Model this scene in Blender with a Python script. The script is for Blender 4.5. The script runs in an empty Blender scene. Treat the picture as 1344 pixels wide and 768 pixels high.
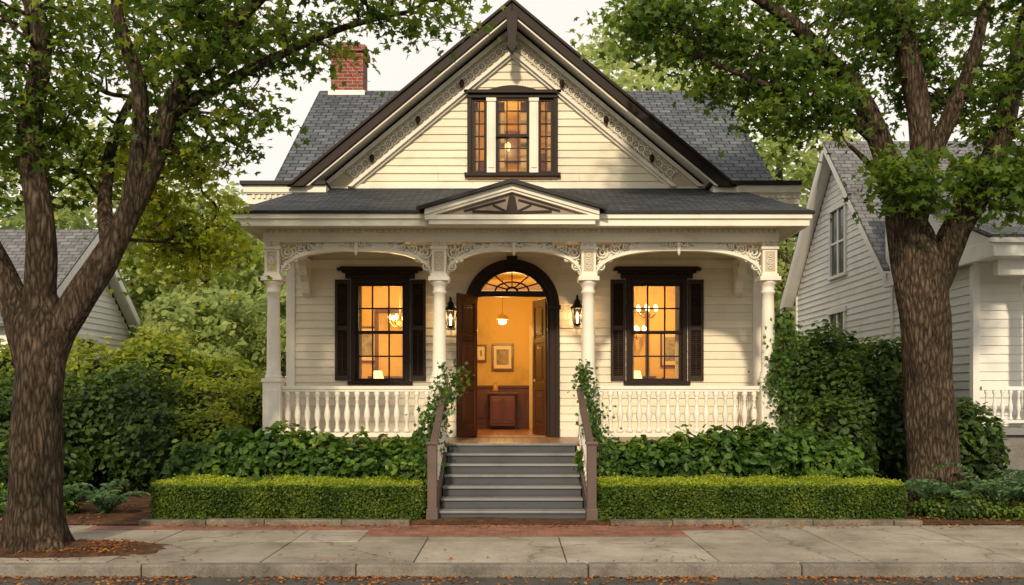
import bpy, math, random
import numpy as np
from mathutils import Vector, noise
random.seed(7); rng=np.random.default_rng(7)
scene=bpy.context.scene
scene.view_settings.view_transform='Standard'
scene.view_settings.look='None'
scene.view_settings.exposure=0

# ---------------------------------------------------------------- materials
def newmat(name):
    m=bpy.data.materials.new(name); m.use_nodes=True
    nt=m.node_tree; nt.nodes.clear()
    o=nt.nodes.new('ShaderNodeOutputMaterial'); return m,nt,o
def N(nt,t,**k):
    n=nt.nodes.new(t)
    for a,b in k.items(): setattr(n,a,b)
    return n
def ramp(nt,stops):
    r=N(nt,'ShaderNodeValToRGB'); e=r.color_ramp.elements
    while len(e)<len(stops): e.new(0.5)
    for i,(p,c) in enumerate(stops):
        e[i].position=p; e[i].color=(c[0],c[1],c[2],1)
    return r
def mul(c,k): return (c[0]*k,c[1]*k,c[2]*k)
def paint(name,col,rough=0.5,var=0.12,dirt=0.25,bump=0.15,scale=(1.5,1.5,1.5),grain=(3,60,1),spec=.5):
    m,nt,o=newmat(name); L=nt.links.new
    p=N(nt,'ShaderNodeBsdfPrincipled'); p.inputs['Roughness'].default_value=rough; p.inputs['Specular IOR Level'].default_value=spec
    tc=N(nt,'ShaderNodeTexCoord'); mp=N(nt,'ShaderNodeMapping'); mp.inputs['Scale'].default_value=scale
    L(tc.outputs['Object'],mp.inputs[0])
    n1=N(nt,'ShaderNodeTexNoise'); n1.inputs['Scale'].default_value=1.0; n1.inputs['Detail'].default_value=8; n1.inputs['Roughness'].default_value=.65
    L(mp.outputs[0],n1.inputs['Vector'])
    r=ramp(nt,[(.3,mul(col,1-dirt)),(.5,mul(col,.97)),(.75,col)])
    L(n1.outputs['Fac'],r.inputs[0])
    g=N(nt,'ShaderNodeNewGeometry'); mr=N(nt,'ShaderNodeMapRange')
    mr.inputs['To Min'].default_value=1-var; mr.inputs['To Max'].default_value=1+var*.3
    L(g.outputs['Random Per Island'],mr.inputs['Value'])
    mx=N(nt,'ShaderNodeMix',data_type='RGBA',blend_type='MULTIPLY'); mx.inputs['Factor'].default_value=1
    L(r.outputs[0],mx.inputs['A']); L(mr.outputs[0],mx.inputs['B'])
    L(mx.outputs['Result'],p.inputs['Base Color'])
    mp2=N(nt,'ShaderNodeMapping'); mp2.inputs['Scale'].default_value=grain
    L(tc.outputs['UV'],mp2.inputs[0])
    n2=N(nt,'ShaderNodeTexNoise'); n2.inputs['Scale'].default_value=1; n2.inputs['Detail'].default_value=5
    L(mp2.outputs[0],n2.inputs['Vector'])
    b=N(nt,'ShaderNodeBump'); b.inputs['Strength'].default_value=bump; b.inputs['Distance'].default_value=.01
    L(n2.outputs['Fac'],b.inputs['Height']); L(b.outputs[0],p.inputs['Normal'])
    L(p.outputs[0],o.inputs[0]); return m
def brickmat(name,c1,c2,mort,bw,rh,ms,rough=.85,bump=.5,noise_amt=.5,squash=1):
    m,nt,o=newmat(name); L=nt.links.new
    p=N(nt,'ShaderNodeBsdfPrincipled'); p.inputs['Roughness'].default_value=rough; p.inputs['Specular IOR Level'].default_value=.3
    tc=N(nt,'ShaderNodeTexCoord'); br=N(nt,'ShaderNodeTexBrick')
    br.inputs['Color1'].default_value=(*c1,1); br.inputs['Color2'].default_value=(*c2,1); br.inputs['Mortar'].default_value=(*mort,1)
    br.inputs['Scale'].default_value=1; br.inputs['Brick Width'].default_value=bw; br.inputs['Row Height'].default_value=rh
    br.inputs['Mortar Size'].default_value=ms; br.inputs['Mortar Smooth'].default_value=.2
    L(tc.outputs['UV'],br.inputs['Vector'])
    n=N(nt,'ShaderNodeTexNoise'); n.inputs['Scale'].default_value=2.2; n.inputs['Detail'].default_value=8; n.inputs['Roughness'].default_value=.7
    L(tc.outputs['Object'],n.inputs['Vector'])
    r=ramp(nt,[(.3,(1-noise_amt,)*3),(.7,(1.15,)*3)]); L(n.outputs['Fac'],r.inputs[0])
    mx=N(nt,'ShaderNodeMix',data_type='RGBA',blend_type='MULTIPLY'); mx.inputs['Factor'].default_value=1
    L(br.outputs['Color'],mx.inputs['A']); L(r.outputs[0],mx.inputs['B']); L(mx.outputs['Result'],p.inputs['Base Color'])
    n2=N(nt,'ShaderNodeTexNoise'); n2.inputs['Scale'].default_value=45; L(tc.outputs['Object'],n2.inputs['Vector'])
    ad=N(nt,'ShaderNodeMath',operation='MULTIPLY_ADD'); ad.inputs[1].default_value=.25
    inv=N(nt,'ShaderNodeMath',operation='SUBTRACT'); inv.inputs[0].default_value=1; L(br.outputs['Fac'],inv.inputs[1])
    L(n2.outputs['Fac'],ad.inputs[0]); L(inv.outputs[0],ad.inputs[2])
    b=N(nt,'ShaderNodeBump'); b.inputs['Strength'].default_value=bump; b.inputs['Distance'].default_value=.02
    L(ad.outputs[0],b.inputs['Height']); L(b.outputs[0],p.inputs['Normal']); L(p.outputs[0],o.inputs[0]); return m
def groundmat(name,stops,scale,rough=.95,bump=.4,fine=60,bd=.02,crack=0):
    m,nt,o=newmat(name); L=nt.links.new
    p=N(nt,'ShaderNodeBsdfPrincipled'); p.inputs['Roughness'].default_value=rough
    p.inputs['Specular IOR Level'].default_value=.25
    tc=N(nt,'ShaderNodeTexCoord')
    n=N(nt,'ShaderNodeTexNoise'); n.inputs['Scale'].default_value=scale; n.inputs['Detail'].default_value=12; n.inputs['Roughness'].default_value=.72
    L(tc.outputs['Object'],n.inputs['Vector']); r=ramp(nt,stops); L(n.outputs['Fac'],r.inputs[0])
    n3=N(nt,'ShaderNodeTexNoise'); n3.inputs['Scale'].default_value=fine; n3.inputs['Detail'].default_value=4; L(tc.outputs['Object'],n3.inputs['Vector'])
    r3=ramp(nt,[(.3,(.72,)*3),(.7,(1.15,)*3)]); L(n3.outputs['Fac'],r3.inputs[0])
    g=N(nt,'ShaderNodeNewGeometry'); mr=N(nt,'ShaderNodeMapRange'); mr.inputs['To Min'].default_value=.78; mr.inputs['To Max'].default_value=1.05
    L(g.outputs['Random Per Island'],mr.inputs['Value'])
    mx=N(nt,'ShaderNodeMix',data_type='RGBA',blend_type='MULTIPLY'); mx.inputs['Factor'].default_value=1
    L(r.outputs[0],mx.inputs['A']); L(r3.outputs[0],mx.inputs['B'])
    mx2=N(nt,'ShaderNodeMix',data_type='RGBA',blend_type='MULTIPLY'); mx2.inputs['Factor'].default_value=1
    L(mx.outputs['Result'],mx2.inputs['A']); L(mr.outputs[0],mx2.inputs['B'])
    last=mx2.outputs['Result']
    if crack:
        nw=N(nt,'ShaderNodeTexNoise'); nw.inputs['Scale'].default_value=3; nw.inputs['Detail'].default_value=6; L(tc.outputs['Object'],nw.inputs['Vector'])
        va=N(nt,'ShaderNodeMix',data_type='RGBA',blend_type='LINEAR_LIGHT'); va.inputs['Factor'].default_value=.25
        L(tc.outputs['Object'],va.inputs['A']); L(nw.outputs['Color'],va.inputs['B'])
        vo=N(nt,'ShaderNodeTexVoronoi',feature='DISTANCE_TO_EDGE'); vo.inputs['Scale'].default_value=crack; L(va.outputs['Result'],vo.inputs['Vector'])
        rc=ramp(nt,[(0,(.45,)*3),(.012,(1,)*3)]); L(vo.outputs['Distance'],rc.inputs[0])
        mx3=N(nt,'ShaderNodeMix',data_type='RGBA',blend_type='MULTIPLY'); mx3.inputs['Factor'].default_value=.8
        L(last,mx3.inputs['A']); L(rc.outputs[0],mx3.inputs['B']); last=mx3.outputs['Result']
    L(last,p.inputs['Base Color'])
    b=N(nt,'ShaderNodeBump'); b.inputs['Strength'].default_value=bump; b.inputs['Distance'].default_value=bd
    L(n3.outputs['Fac'],b.inputs['Height']); L(b.outputs[0],p.inputs['Normal']); L(p.outputs[0],o.inputs[0]); return m
def leafmat(name,stops,trans=.35,rough=.5):
    m,nt,o=newmat(name); L=nt.links.new
    at=N(nt,'ShaderNodeAttribute'); at.attribute_name='rnd_and_light'
    r=ramp(nt,stops); L(at.outputs['Fac'],r.inputs[0])
    p=N(nt,'ShaderNodeBsdfPrincipled'); p.inputs['Roughness'].default_value=rough; p.inputs['Specular IOR Level'].default_value=.3
    L(r.outputs[0],p.inputs['Base Color'])
    t=N(nt,'ShaderNodeBsdfTranslucent'); hs=N(nt,'ShaderNodeHueSaturation'); hs.inputs['Value'].default_value=2.3; hs.inputs['Hue'].default_value=.48
    L(r.outputs[0],hs.inputs['Color']); L(hs.outputs[0],t.inputs[0])
    mx=N(nt,'ShaderNodeMixShader'); mx.inputs[0].default_value=trans
    L(p.outputs[0],mx.inputs[1]); L(t.outputs[0],mx.inputs[2]); L(mx.outputs[0],o.inputs[0]); return m
def emis(name,col,s):
    m,nt,o=newmat(name); e=N(nt,'ShaderNodeEmission'); e.inputs[0].default_value=(*col,1); e.inputs[1].default_value=s
    nt.links.new(e.outputs[0],o.inputs[0]); return m
def glassmat(name,fac=.10,tint=(1,1,1)):
    m,nt,o=newmat(name); L=nt.links.new
    t=N(nt,'ShaderNodeBsdfTransparent'); t.inputs[0].default_value=(*tint,1)
    g=N(nt,'ShaderNodeBsdfGlossy'); g.inputs['Roughness'].default_value=.03
    tc=N(nt,'ShaderNodeTexCoord'); n=N(nt,'ShaderNodeTexNoise'); n.inputs['Scale'].default_value=5; L(tc.outputs['Object'],n.inputs['Vector'])
    b=N(nt,'ShaderNodeBump'); b.inputs['Strength'].default_value=.25; b.inputs['Distance'].default_value=.02; L(n.outputs['Fac'],b.inputs['Height']); L(b.outputs[0],g.inputs['Normal'])
    lw=N(nt,'ShaderNodeLayerWeight'); lw.inputs[0].default_value=.25
    ad=N(nt,'ShaderNodeMath',operation='MULTIPLY_ADD'); ad.inputs[1].default_value=.5; ad.inputs[2].default_value=fac
    L(lw.outputs['Facing'],ad.inputs[0])
    mx=N(nt,'ShaderNodeMixShader'); L(ad.outputs[0],mx.inputs[0]); L(t.outputs[0],mx.inputs[1]); L(g.outputs[0],mx.inputs[2]); L(mx.outputs[0],o.inputs[0]); return m
def barkmat(name,c1,c2):
    m,nt,o=newmat(name); L=nt.links.new
    p=N(nt,'ShaderNodeBsdfPrincipled'); p.inputs['Roughness'].default_value=.95; p.inputs['Specular IOR Level'].default_value=.1
    tc=N(nt,'ShaderNodeTexCoord'); mp=N(nt,'ShaderNodeMapping'); mp.inputs['Scale'].default_value=(19,19,4.6)
    L(tc.outputs['Object'],mp.inputs[0])
    n0=N(nt,'ShaderNodeTexNoise'); n0.inputs['Scale'].default_value=.7; n0.inputs['Detail'].default_value=5; L(mp.outputs[0],n0.inputs['Vector'])
    va=N(nt,'ShaderNodeMix',data_type='RGBA',blend_type='LINEAR_LIGHT'); va.inputs['Factor'].default_value=.6
    L(mp.outputs[0],va.inputs['A']); L(n0.outputs['Color'],va.inputs['B'])
    vo=N(nt,'ShaderNodeTexVoronoi',feature='DISTANCE_TO_EDGE'); vo.inputs['Scale'].default_value=1.0; L(va.outputs['Result'],vo.inputs['Vector'])
    n=N(nt,'ShaderNodeTexNoise'); n.inputs['Scale'].default_value=1.6; n.inputs['Detail'].default_value=10; n.inputs['Roughness'].default_value=.75; L(mp.outputs[0],n.inputs['Vector'])
    sm=N(nt,'ShaderNodeMath',operation='MULTIPLY_ADD'); sm.inputs[1].default_value=1.0
    L(vo.outputs['Distance'],sm.inputs[0]); L(n.outputs['Fac'],sm.inputs[2])
    r=ramp(nt,[(.42,mul(c1,.30)),(.62,c1),(.98,c2)]); L(sm.outputs[0],r.inputs[0])
    nb=N(nt,'ShaderNodeTexNoise'); nb.inputs['Scale'].default_value=1.4; nb.inputs['Detail'].default_value=4; L(tc.outputs['Object'],nb.inputs['Vector'])
    rb=ramp(nt,[(.35,(.6,.62,.55)),(.65,(1.1,1.05,1.0))]); L(nb.outputs['Fac'],rb.inputs[0])
    mx=N(nt,'ShaderNodeMix',data_type='RGBA',blend_type='MULTIPLY'); mx.inputs['Factor'].default_value=1; L(r.outputs[0],mx.inputs['A']); L(rb.outputs[0],mx.inputs['B'])
    L(mx.outputs['Result'],p.inputs['Base Color'])
    b=N(nt,'ShaderNodeBump'); b.inputs['Strength'].default_value=1; b.inputs['Distance'].default_value=.06
    L(sm.outputs[0],b.inputs['Height']); L(b.outputs[0],p.inputs['Normal']); L(p.outputs[0],o.inputs[0]); return m

M={}
M['siding']=paint('cream_clapboard_paint',(.80,.725,.56),.6,.10,.16)
M['trim']=paint('white_trim_paint',(.82,.765,.65),.5,.06,.18)
M['soffit']=paint('soffit_paint',(.76,.67,.50),.6,.05,.15)
M['recess_shade']=paint('frieze_shade_tan',(.55,.46,.33),.7,.05,.2)  # tan stands in for shadow behind the lacework and in the post panels
M['brown']=paint('dark_brown_paint',(.024,.013,.009),.55,.2,.3,spec=.2)
M['shutter']=paint('shutter_paint',(.036,.021,.014),.55,.3,.3,spec=.25)
M['taupe']=paint('taupe_rail_paint',(.12,.084,.070),.55,.15,.25,spec=.3)
M['door']=paint('mahogany_door',(.075,.026,.012),.35,.2,.4,grain=(40,2,1),spec=.3)
M['tread']=paint('grey_step_paint',(.215,.215,.22),.55,.15,.4)
M['riser']=paint('slate_riser_paint',(.052,.056,.064),.55,.1,.3)
M['porchfloor']=paint('porch_floor_wood',(.28,.15,.085),.35,.2,.3)
M['tymp']=paint('pediment_panel_paint',(.26,.20,.15),.6,.1,.2)
M['roof']=brickmat('slate_shingles',(.072,.082,.100),(.145,.158,.180),(.012,.013,.016),.26,.16,.013,.75,1,.5)
M['proof']=brickmat('porch_roof_shingles',(.035,.040,.048),(.075,.080,.090),(.008,.009,.011),.26,.13,.012,.75,1,.45)
M['dkmetal']=paint('dark_drip_edge',(.014,.012,.012),.5,.1,.2,spec=.25)
M['brick']=brickmat('chimney_brick',(.34,.075,.045),(.20,.045,.03),(.30,.25,.21),.215,.075,.010,.85,.7,.4)
M['path']=brickmat('brick_paving',(.36,.14,.09),(.22,.10,.07),(.15,.12,.09),.21,.105,.009,.9,.6,.5)
M['concrete']=groundmat('sidewalk_concrete',[(.28,(.16,.132,.100)),(.45,(.29,.253,.205)),(.58,(.37,.333,.275)),(.75,(.44,.40,.335))],1.1,.9,.3,90,.006,crack=.45)
M['kerb']=groundmat('kerb_stone',[(.3,(.10,.088,.075)),(.5,(.20,.18,.155)),(.75,(.30,.275,.24))],2.5,.9,.4,60,.01)
M['stone']=groundmat('edging_stone',[(.3,(.08,.07,.05)),(.55,(.19,.16,.125)),(.75,(.27,.24,.18))],5,.9,.6,50,.015)
M['asphalt']=groundmat('asphalt',[(.3,(.05,.046,.042)),(.55,(.085,.08,.073)),(.75,(.12,.11,.10))],1.6,.9,.5,140,.01)
M['soil']=groundmat('mulch_soil',[(.3,(.040,.022,.012)),(.5,(.10,.048,.024)),(.62,(.17,.075,.032)),(.75,(.12,.09,.035))],6,.98,1,45,.04)
M['grass']=groundmat('ground_cover',[(.3,(.02,.035,.01)),(.55,(.045,.07,.02)),(.75,(.08,.09,.035))],1.5,.98,1,30,.05)
M['bark']=barkmat('maple_bark',(.080,.058,.042),(.21,.165,.125))
M['amber']=paint('amber_plaster',(.70,.47,.14),.7,.03,.35,.05,scale=(1,1,1))
M['atticwall']=paint('attic_panelling',(.62,.38,.10),.7,.03,.5,.05,scale=(3,3,3))
M['woodfloor']=paint('oak_floor',(.38,.17,.06),.25,.2,.3,grain=(3,80,1))
M['wainscot']=paint('wainscot_wood',(.13,.042,.018),.35,.1,.3)
M['cream_in']=paint('interior_cream',(.75,.60,.34),.5,.02,.05)
M['gold']=paint('gilt_frame',(.5,.30,.08),.35,.1,.2)
M['canvas']=groundmat('picture_canvas',[(.3,(.10,.09,.06)),(.5,(.35,.30,.2)),(.7,(.5,.42,.3))],6,.8,.1,40)
M['curtain']=paint('curtain_fabric',(.62,.42,.17),.9,.05,.2)
M['black']=paint('black_iron',(.010,.010,.010),.45,.1,.2,spec=.3)
M['lampglow']=emis('lamp_glow',(1,.58,.20),3)
M['bulb']=emis('bulb_glow',(1,.62,.24),7)
M['glass']=glassmat('window_glass',.04)
M['white']=paint('neighbour_white_paint',(.80,.79,.75),.55,.08,.14)
M['nroof']=brickmat('neighbour_shingles',(.12,.12,.13),(.20,.20,.21),(.05,.05,.05),.28,.16,.012,.8,.8,.35)
M['darkglass']=paint('shaded_pane',(.05,.055,.06),.08,.1,.2)
M['foundation']=groundmat('foundation_block',[(.3,(.14,.13,.12)),(.7,(.28,.27,.25))],3,.9,.5,50)
M['leafL']=leafmat('maple_leaf_a',[(0,(.016,.038,.005)),(.4,(.048,.098,.011)),(.75,(.115,.175,.017)),(1,(.25,.27,.026))],.48)
M['leafR']=leafmat('maple_leaf_b',[(0,(.016,.038,.005)),(.4,(.048,.100,.013)),(.75,(.11,.178,.020)),(1,(.23,.27,.03))],.48)
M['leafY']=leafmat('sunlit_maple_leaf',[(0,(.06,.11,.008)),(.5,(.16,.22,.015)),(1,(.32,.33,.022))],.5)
M['box']=leafmat('boxwood_lit_top_leaf',[(0,(.08,.13,.010)),(.5,(.20,.27,.020)),(1,(.38,.42,.035))],.3)  # lit copy for hedge tops, light from above put into the colour
M['boxdk']=leafmat('boxwood_shaded_leaf',[(0,(.020,.046,.005)),(.5,(.055,.104,.011)),(1,(.15,.19,.02))],.25)  # shaded copy of the boxwood leaf, shade put into the colour
M['hyd']=leafmat('shrub_leaf',[(0,(.012,.034,.006)),(.5,(.042,.098,.013)),(.85,(.10,.18,.022)),(1,(.22,.28,.032))],.3,.45)
M['dkshrub']=leafmat('dark_shrub_leaf',[(0,(.012,.030,.006)),(.5,(.035,.072,.011)),(1,(.09,.15,.02))],.3)
M['ltshrub']=leafmat('light_shrub_leaf',[(0,(.05,.09,.008)),(.5,(.14,.20,.018)),(1,(.33,.35,.03))],.45)
M['bgleaf']=leafmat('hazy_distant_leaf',[(0,(.11,.16,.05)),(.5,(.24,.31,.10)),(1,(.42,.47,.17))],.45)  # pale hazy green, distance haze put into the leaf colour
M['fern']=leafmat('fern_leaf',[(0,(.03,.07,.03)),(.5,(.08,.16,.06)),(1,(.15,.25,.09))],.3)
M['litter']=leafmat('litter_leaf',[(0,(.10,.03,.010)),(.5,(.28,.10,.02)),(.8,(.38,.17,.03)),(1,(.36,.26,.05))],.1,.8)
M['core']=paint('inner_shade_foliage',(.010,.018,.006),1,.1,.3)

# ---------------------------------------------------------------- builders
def empty(name,loc=(0,0,0)):
    e=bpy.data.objects.new(name,None); scene.collection.objects.link(e); e.location=loc; e.empty_display_size=.3; return e
class MB:
    def __init__(s): s.v=[]; s.f=[]
    def add(s,vs,fs):
        k=len(s.v); s.v+= [tuple(q) for q in vs]; s.f+=[tuple(i+k for i in f) for f in fs]
    def quad(s,*p): s.add(p,[tuple(range(len(p)))])
    def box(s,x0,x1,y0,y1,z0,z1):
        if x1<x0: x0,x1=x1,x0
        s.add([(x0,y0,z0),(x1,y0,z0),(x1,y1,z0),(x0,y1,z0),(x0,y0,z1),(x1,y0,z1),(x1,y1,z1),(x0,y1,z1)],
              [(3,2,1,0),(4,5,6,7),(0,1,5,4),(1,2,6,5),(2,3,7,6),(3,0,4,7)])
    def prism(s,poly,a0,a1,axis='y'):
        n=len(poly)
        mk=(lambda p,a:(p[0],a,p[1])) if axis=='y' else ((lambda p,a:(a,p[0],p[1])) if axis=='x' else (lambda p,a:(p[0],p[1],a)))
        vs=[mk(p,a0) for p in poly]+[mk(p,a1) for p in poly]
        fs=[tuple(range(n)),tuple(range(2*n-1,n-1,-1))]+[(i,i+n,(i+1)%n+n,(i+1)%n) for i in range(n)]
        s.add(vs,fs)
    def strip(s,lo,hi,y0,y1):
        n=len(lo); vs=[];
        for (a,b) in zip(lo,hi): vs+=[(a[0],y0,a[1]),(b[0],y0,b[1]),(b[0],y1,b[1]),(a[0],y1,a[1])]
        fs=[]
        for i in range(n-1):
            k=4*i
            for j in range(4): fs.append((k+j,k+(j+1)%4,k+4+(j+1)%4,k+4+j))
        fs+=[(0,1,2,3),(4*n-4,4*n-3,4*n-2,4*n-1)]
        s.add(vs,fs)
    def beam(s,p,q,w,h):
        p=Vector(p);q=Vector(q);d=(q-p).normalized()
        a=d.cross(Vector((0,0,1)))
        if a.length<1e-3: a=Vector((1,0,0))
        a.normalize(); b=a.cross(d).normalized(); a*=w/2; b*=h/2
        vs=[p-a-b,p+a-b,p+a+b,p-a+b,q-a-b,q+a-b,q+a+b,q-a+b]
        s.add(vs,[(0,1,2,3),(7,6,5,4),(0,4,5,1),(1,5,6,2),(2,6,7,3),(3,7,4,0)])
    def lathe(s,cx,cy,prof,n=12):
        vs=[];fs=[]
        for z,r in prof:
            for i in range(n):
                a=2*math.pi*i/n; vs.append((cx+r*math.cos(a),cy+r*math.sin(a),z))
        for j in range(len(prof)-1):
            for i in range(n): fs.append((j*n+i,j*n+(i+1)%n,(j+1)*n+(i+1)%n,(j+1)*n+i))
        fs.append(tuple(range(n-1,-1,-1))); fs.append(tuple(range((len(prof)-1)*n,len(prof)*n)))
        s.add(vs,fs)
    def tube(s,pts,rad,n=8,lump=0,flare=None):
        pts=[Vector(p) for p in pts]; vs=[];fs=[]
        prev=None
        for k,p in enumerate(pts):
            d=(pts[min(k+1,len(pts)-1)]-pts[max(k-1,0)]).normalized()
            a=(prev - d*prev.dot(d)) if prev is not None else d.orthogonal()
            if a.length<1e-4: a=d.orthogonal()
            a.normalize(); prev=a; b=d.cross(a)
            r=rad[k] if hasattr(rad,'__len__') else rad
            for i in range(n):
                an=2*math.pi*i/n; rr=r
                if lump: rr*=1+lump*noise.noise(Vector((math.cos(an)*1.6,math.sin(an)*1.6,p.z*1.3+p.x)))+lump*.5*noise.noise(Vector((math.cos(an)*4,math.sin(an)*4,p.z*2.5)))
                if flare: 
                    fl=max(0,1-p.z/flare[0])**2.2
                    rr*=1+fl*(flare[1]+.30*math.sin(5*an+1.3)+.2*math.sin(3*an))
                vs.append(p+a*math.cos(an)*rr+b*math.sin(an)*rr)
        for j in range(len(pts)-1):
            for i in range(n): fs.append((j*n+i,j*n+(i+1)%n,(j+1)*n+(i+1)%n,(j+1)*n+i))
        fs.append(tuple(range((len(pts)-1)*n,len(pts)*n)))
        fs.append(tuple(range(n-1,-1,-1)))
        s.add(vs,fs)
    def done(s,name,mat,parent=None,smooth=False,bevel=0):
        me=bpy.data.meshes.new(name); me.from_pydata(s.v,[],s.f); me.update()
        uv=me.uv_layers.new(name='UVMap'); data=np.zeros(len(me.loops)*2)
        for p in me.polygons:
            n=p.normal
            if abs(n.z)>.98 or n.length<1e-6: u=Vector((1,0,0)); v=Vector((0,1,0))
            else: u=Vector((-n.y,n.x,0)).normalized(); v=n.cross(u)
            for li in p.loop_indices:
                c=me.vertices[me.loops[li].vertex_index].co
                data[2*li]=c.dot(u); data[2*li+1]=c.dot(v)
        uv.data.foreach_set('uv',data)
        if smooth: me.polygons.foreach_set('use_smooth',[True]*len(me.polygons))
        me.materials.append(M[mat])
        o=bpy.data.objects.new(name,me); scene.collection.objects.link(o)
        if parent: o.parent=parent
        if bevel:
            b=o.modifiers.new('bevel','BEVEL'); b.width=bevel; b.segments=2; b.limit_method='ANGLE'
        return o
def catmull(P,R,sub=5):
    P=[Vector(p) for p in P]; out=[];rr=[]
    for i in range(len(P)-1):
        p0=P[max(i-1,0)];p1=P[i];p2=P[i+1];p3=P[min(i+2,len(P)-1)]
        for k in range(sub):
            t=k/sub
            out.append(.5*((2*p1)+(p2-p0)*t+(2*p0-5*p1+4*p2-p3)*t*t+(3*p1-p0-3*p2+p3)*t**3)); rr.append(R[i]*(1-t)+R[i+1]*t)
    out.append(P[-1]); rr.append(R[-1]); return out,rr
def spiral(cx,cz,r,turns,a0,sgn,y,n=22):
    return [(cx+sgn*r*(1-.82*i/n)*math.cos(a0+turns*2*math.pi*i/n),y,cz+r*(1-.82*i/n)*math.sin(a0+turns*2*math.pi*i/n)) for i in range(n+1)]
def siding(mb,a0,a1,z0,z1,T,h=.145,holes=[],width=None,proud=.026):
    z=z0
    while z<z1-1e-4:
        zt=min(z+h,z1); mid=(z+zt)/2
        iv=[(a0,a1)]
        if width: w=width(zt); iv=[w] if w else []
        for (hx0,hx1,hz0,hz1) in holes:
            if hz0<mid<hz1:
                nv=[]
                for (p,q) in iv:
                    if hx1<=p or hx0>=q: nv.append((p,q)); continue
                    if p<hx0: nv.append((p,hx0))
                    if q>hx1: nv.append((hx1,q))
                iv=nv
        for (p,q) in iv:
            if q-p<.03: continue
            cuts=[p]; x=p+random.uniform(1.2,3.6)
            while x<q-.6: cuts.append(x); x+=random.uniform(2.2,3.8)
            cuts.append(q)
            for i in range(len(cuts)-1):
                l=cuts[i]+(.0015 if i else 0); r=cuts[i+1]-(.0015 if i<len(cuts)-2 else 0)
                pr=proud+random.uniform(-.003,.003); dz=random.uniform(-.003,.003)
                mb.add([T(l,z+dz,pr),T(r,z-dz,pr),T(r,zt,.004),T(l,zt,.004),T(l,z+dz,.0),T(r,z-dz,.0)],[(0,1,2,3),(4,5,1,0)])
        z+=h
def wallrects(x0,x1,z0,z1,holes):
    zs=sorted({z0,z1,*[min(max(h[2],z0),z1) for h in holes],*[min(max(h[3],z0),z1) for h in holes]})
    out=[]
    for a,b in zip(zs[:-1],zs[1:]):
        if b-a<1e-4: continue
        m=(a+b)/2; iv=[(x0,x1)]
        for h in holes:
            if h[2]<m<h[3]:
                nv=[]
                for p,q in iv:
                    if h[1]<=p or h[0]>=q: nv.append((p,q)); continue
                    if p<h[0]: nv.append((p,h[0]))
                    if q>h[1]: nv.append((h[1],q))
                iv=nv
        out+=[(p,q,a,b) for p,q in iv]
    return out
def star():
    a=[];R=[1,.45,.85,.4,.62,.25,.62,.4,.85,.45]
    for i,r in enumerate(R):
        t=2*math.pi*i/10; a.append((r*math.cos(t)*.55,r*math.sin(t)*.55,-.18*r*r*abs(math.sin(t))))
    return np.array(a),[list(range(10))]
def oval(w=.3): return np.array([(-.5,0,0),(-.15,w,.08),(.25,w*.8,.06),(.5,0,-.08),(.25,-w*.8,.06),(-.15,-w,.08)]),[[0,1,2,3],[0,3,4,5]]
def diamond(w=.3): return np.array([(-.5,0,0),(0,w,.05),(.5,0,0),(0,-w,.05)]),[[0,1,2,3]]
def leaves(name,pts,size,shape,mat,parent=None,up=.6,out=None,outk=.8,tone=None,svar=.3,tdir=None):
    pts=np.asarray(pts,float); n=len(pts)
    nr=rng.normal(size=(n,3)); nr/=np.linalg.norm(nr,axis=1)[:,None]
    nr[:,2]+=up
    if out is not None: nr+=np.asarray(out)*outk
    nr/=np.linalg.norm(nr,axis=1)[:,None]
    t=rng.normal(size=(n,3)) if tdir is None else np.asarray(tdir)+rng.normal(size=(n,3))*.15
    t-=nr*(t*nr).sum(1)[:,None]; t/=np.linalg.norm(t,axis=1)[:,None]; b=np.cross(nr,t)
    sv,sf=shape; k=len(sv); s=(size*(1+rng.uniform(-svar,svar,n)))[:,None,None]
    V=pts[:,None,:]+s*(sv[None,:,0:1]*t[:,None,:]+sv[None,:,1:2]*b[:,None,:]+sv[None,:,2:3]*nr[:,None,:])
    V=V.reshape(-1,3)
    loops=np.concatenate([np.array(f) for f in sf]); lt=np.array([len(f) for f in sf]); ls=np.concatenate([[0],np.cumsum(lt)[:-1]])
    me=bpy.data.meshes.new(name)
    me.vertices.add(len(V)); me.loops.add(n*len(loops)); me.polygons.add(n*len(sf))
    me.vertices.foreach_set('co',V.ravel())
    me.loops.foreach_set('vertex_index',(loops[None,:]+np.arange(n)[:,None]*k).ravel().astype(np.int32))
    me.polygons.foreach_set('loop_start',(ls[None,:]+np.arange(n)[:,None]*len(loops)).ravel().astype(np.int32))
    me.update(calc_edges=True)
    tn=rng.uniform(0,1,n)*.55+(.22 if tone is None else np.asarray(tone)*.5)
    at=me.attributes.new('rnd_and_light','FLOAT','POINT'); at.data.foreach_set('value',np.repeat(np.clip(tn,0,1),k).astype(np.float32))  # random per leaf, plus any light painted in through tone
    me.materials.append(M[mat])
    o=bpy.data.objects.new(name,me); scene.collection.objects.link(o)
    if parent: o.parent=parent
    return o
def inell(c,r,n,shell=0):
    d=rng.normal(size=(n,3)); d/=np.linalg.norm(d,axis=1)[:,None]
    q=rng.uniform(shell**3,1,n)**(1/3); return np.array(c)+d*q[:,None]*np.array(r),d

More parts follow.
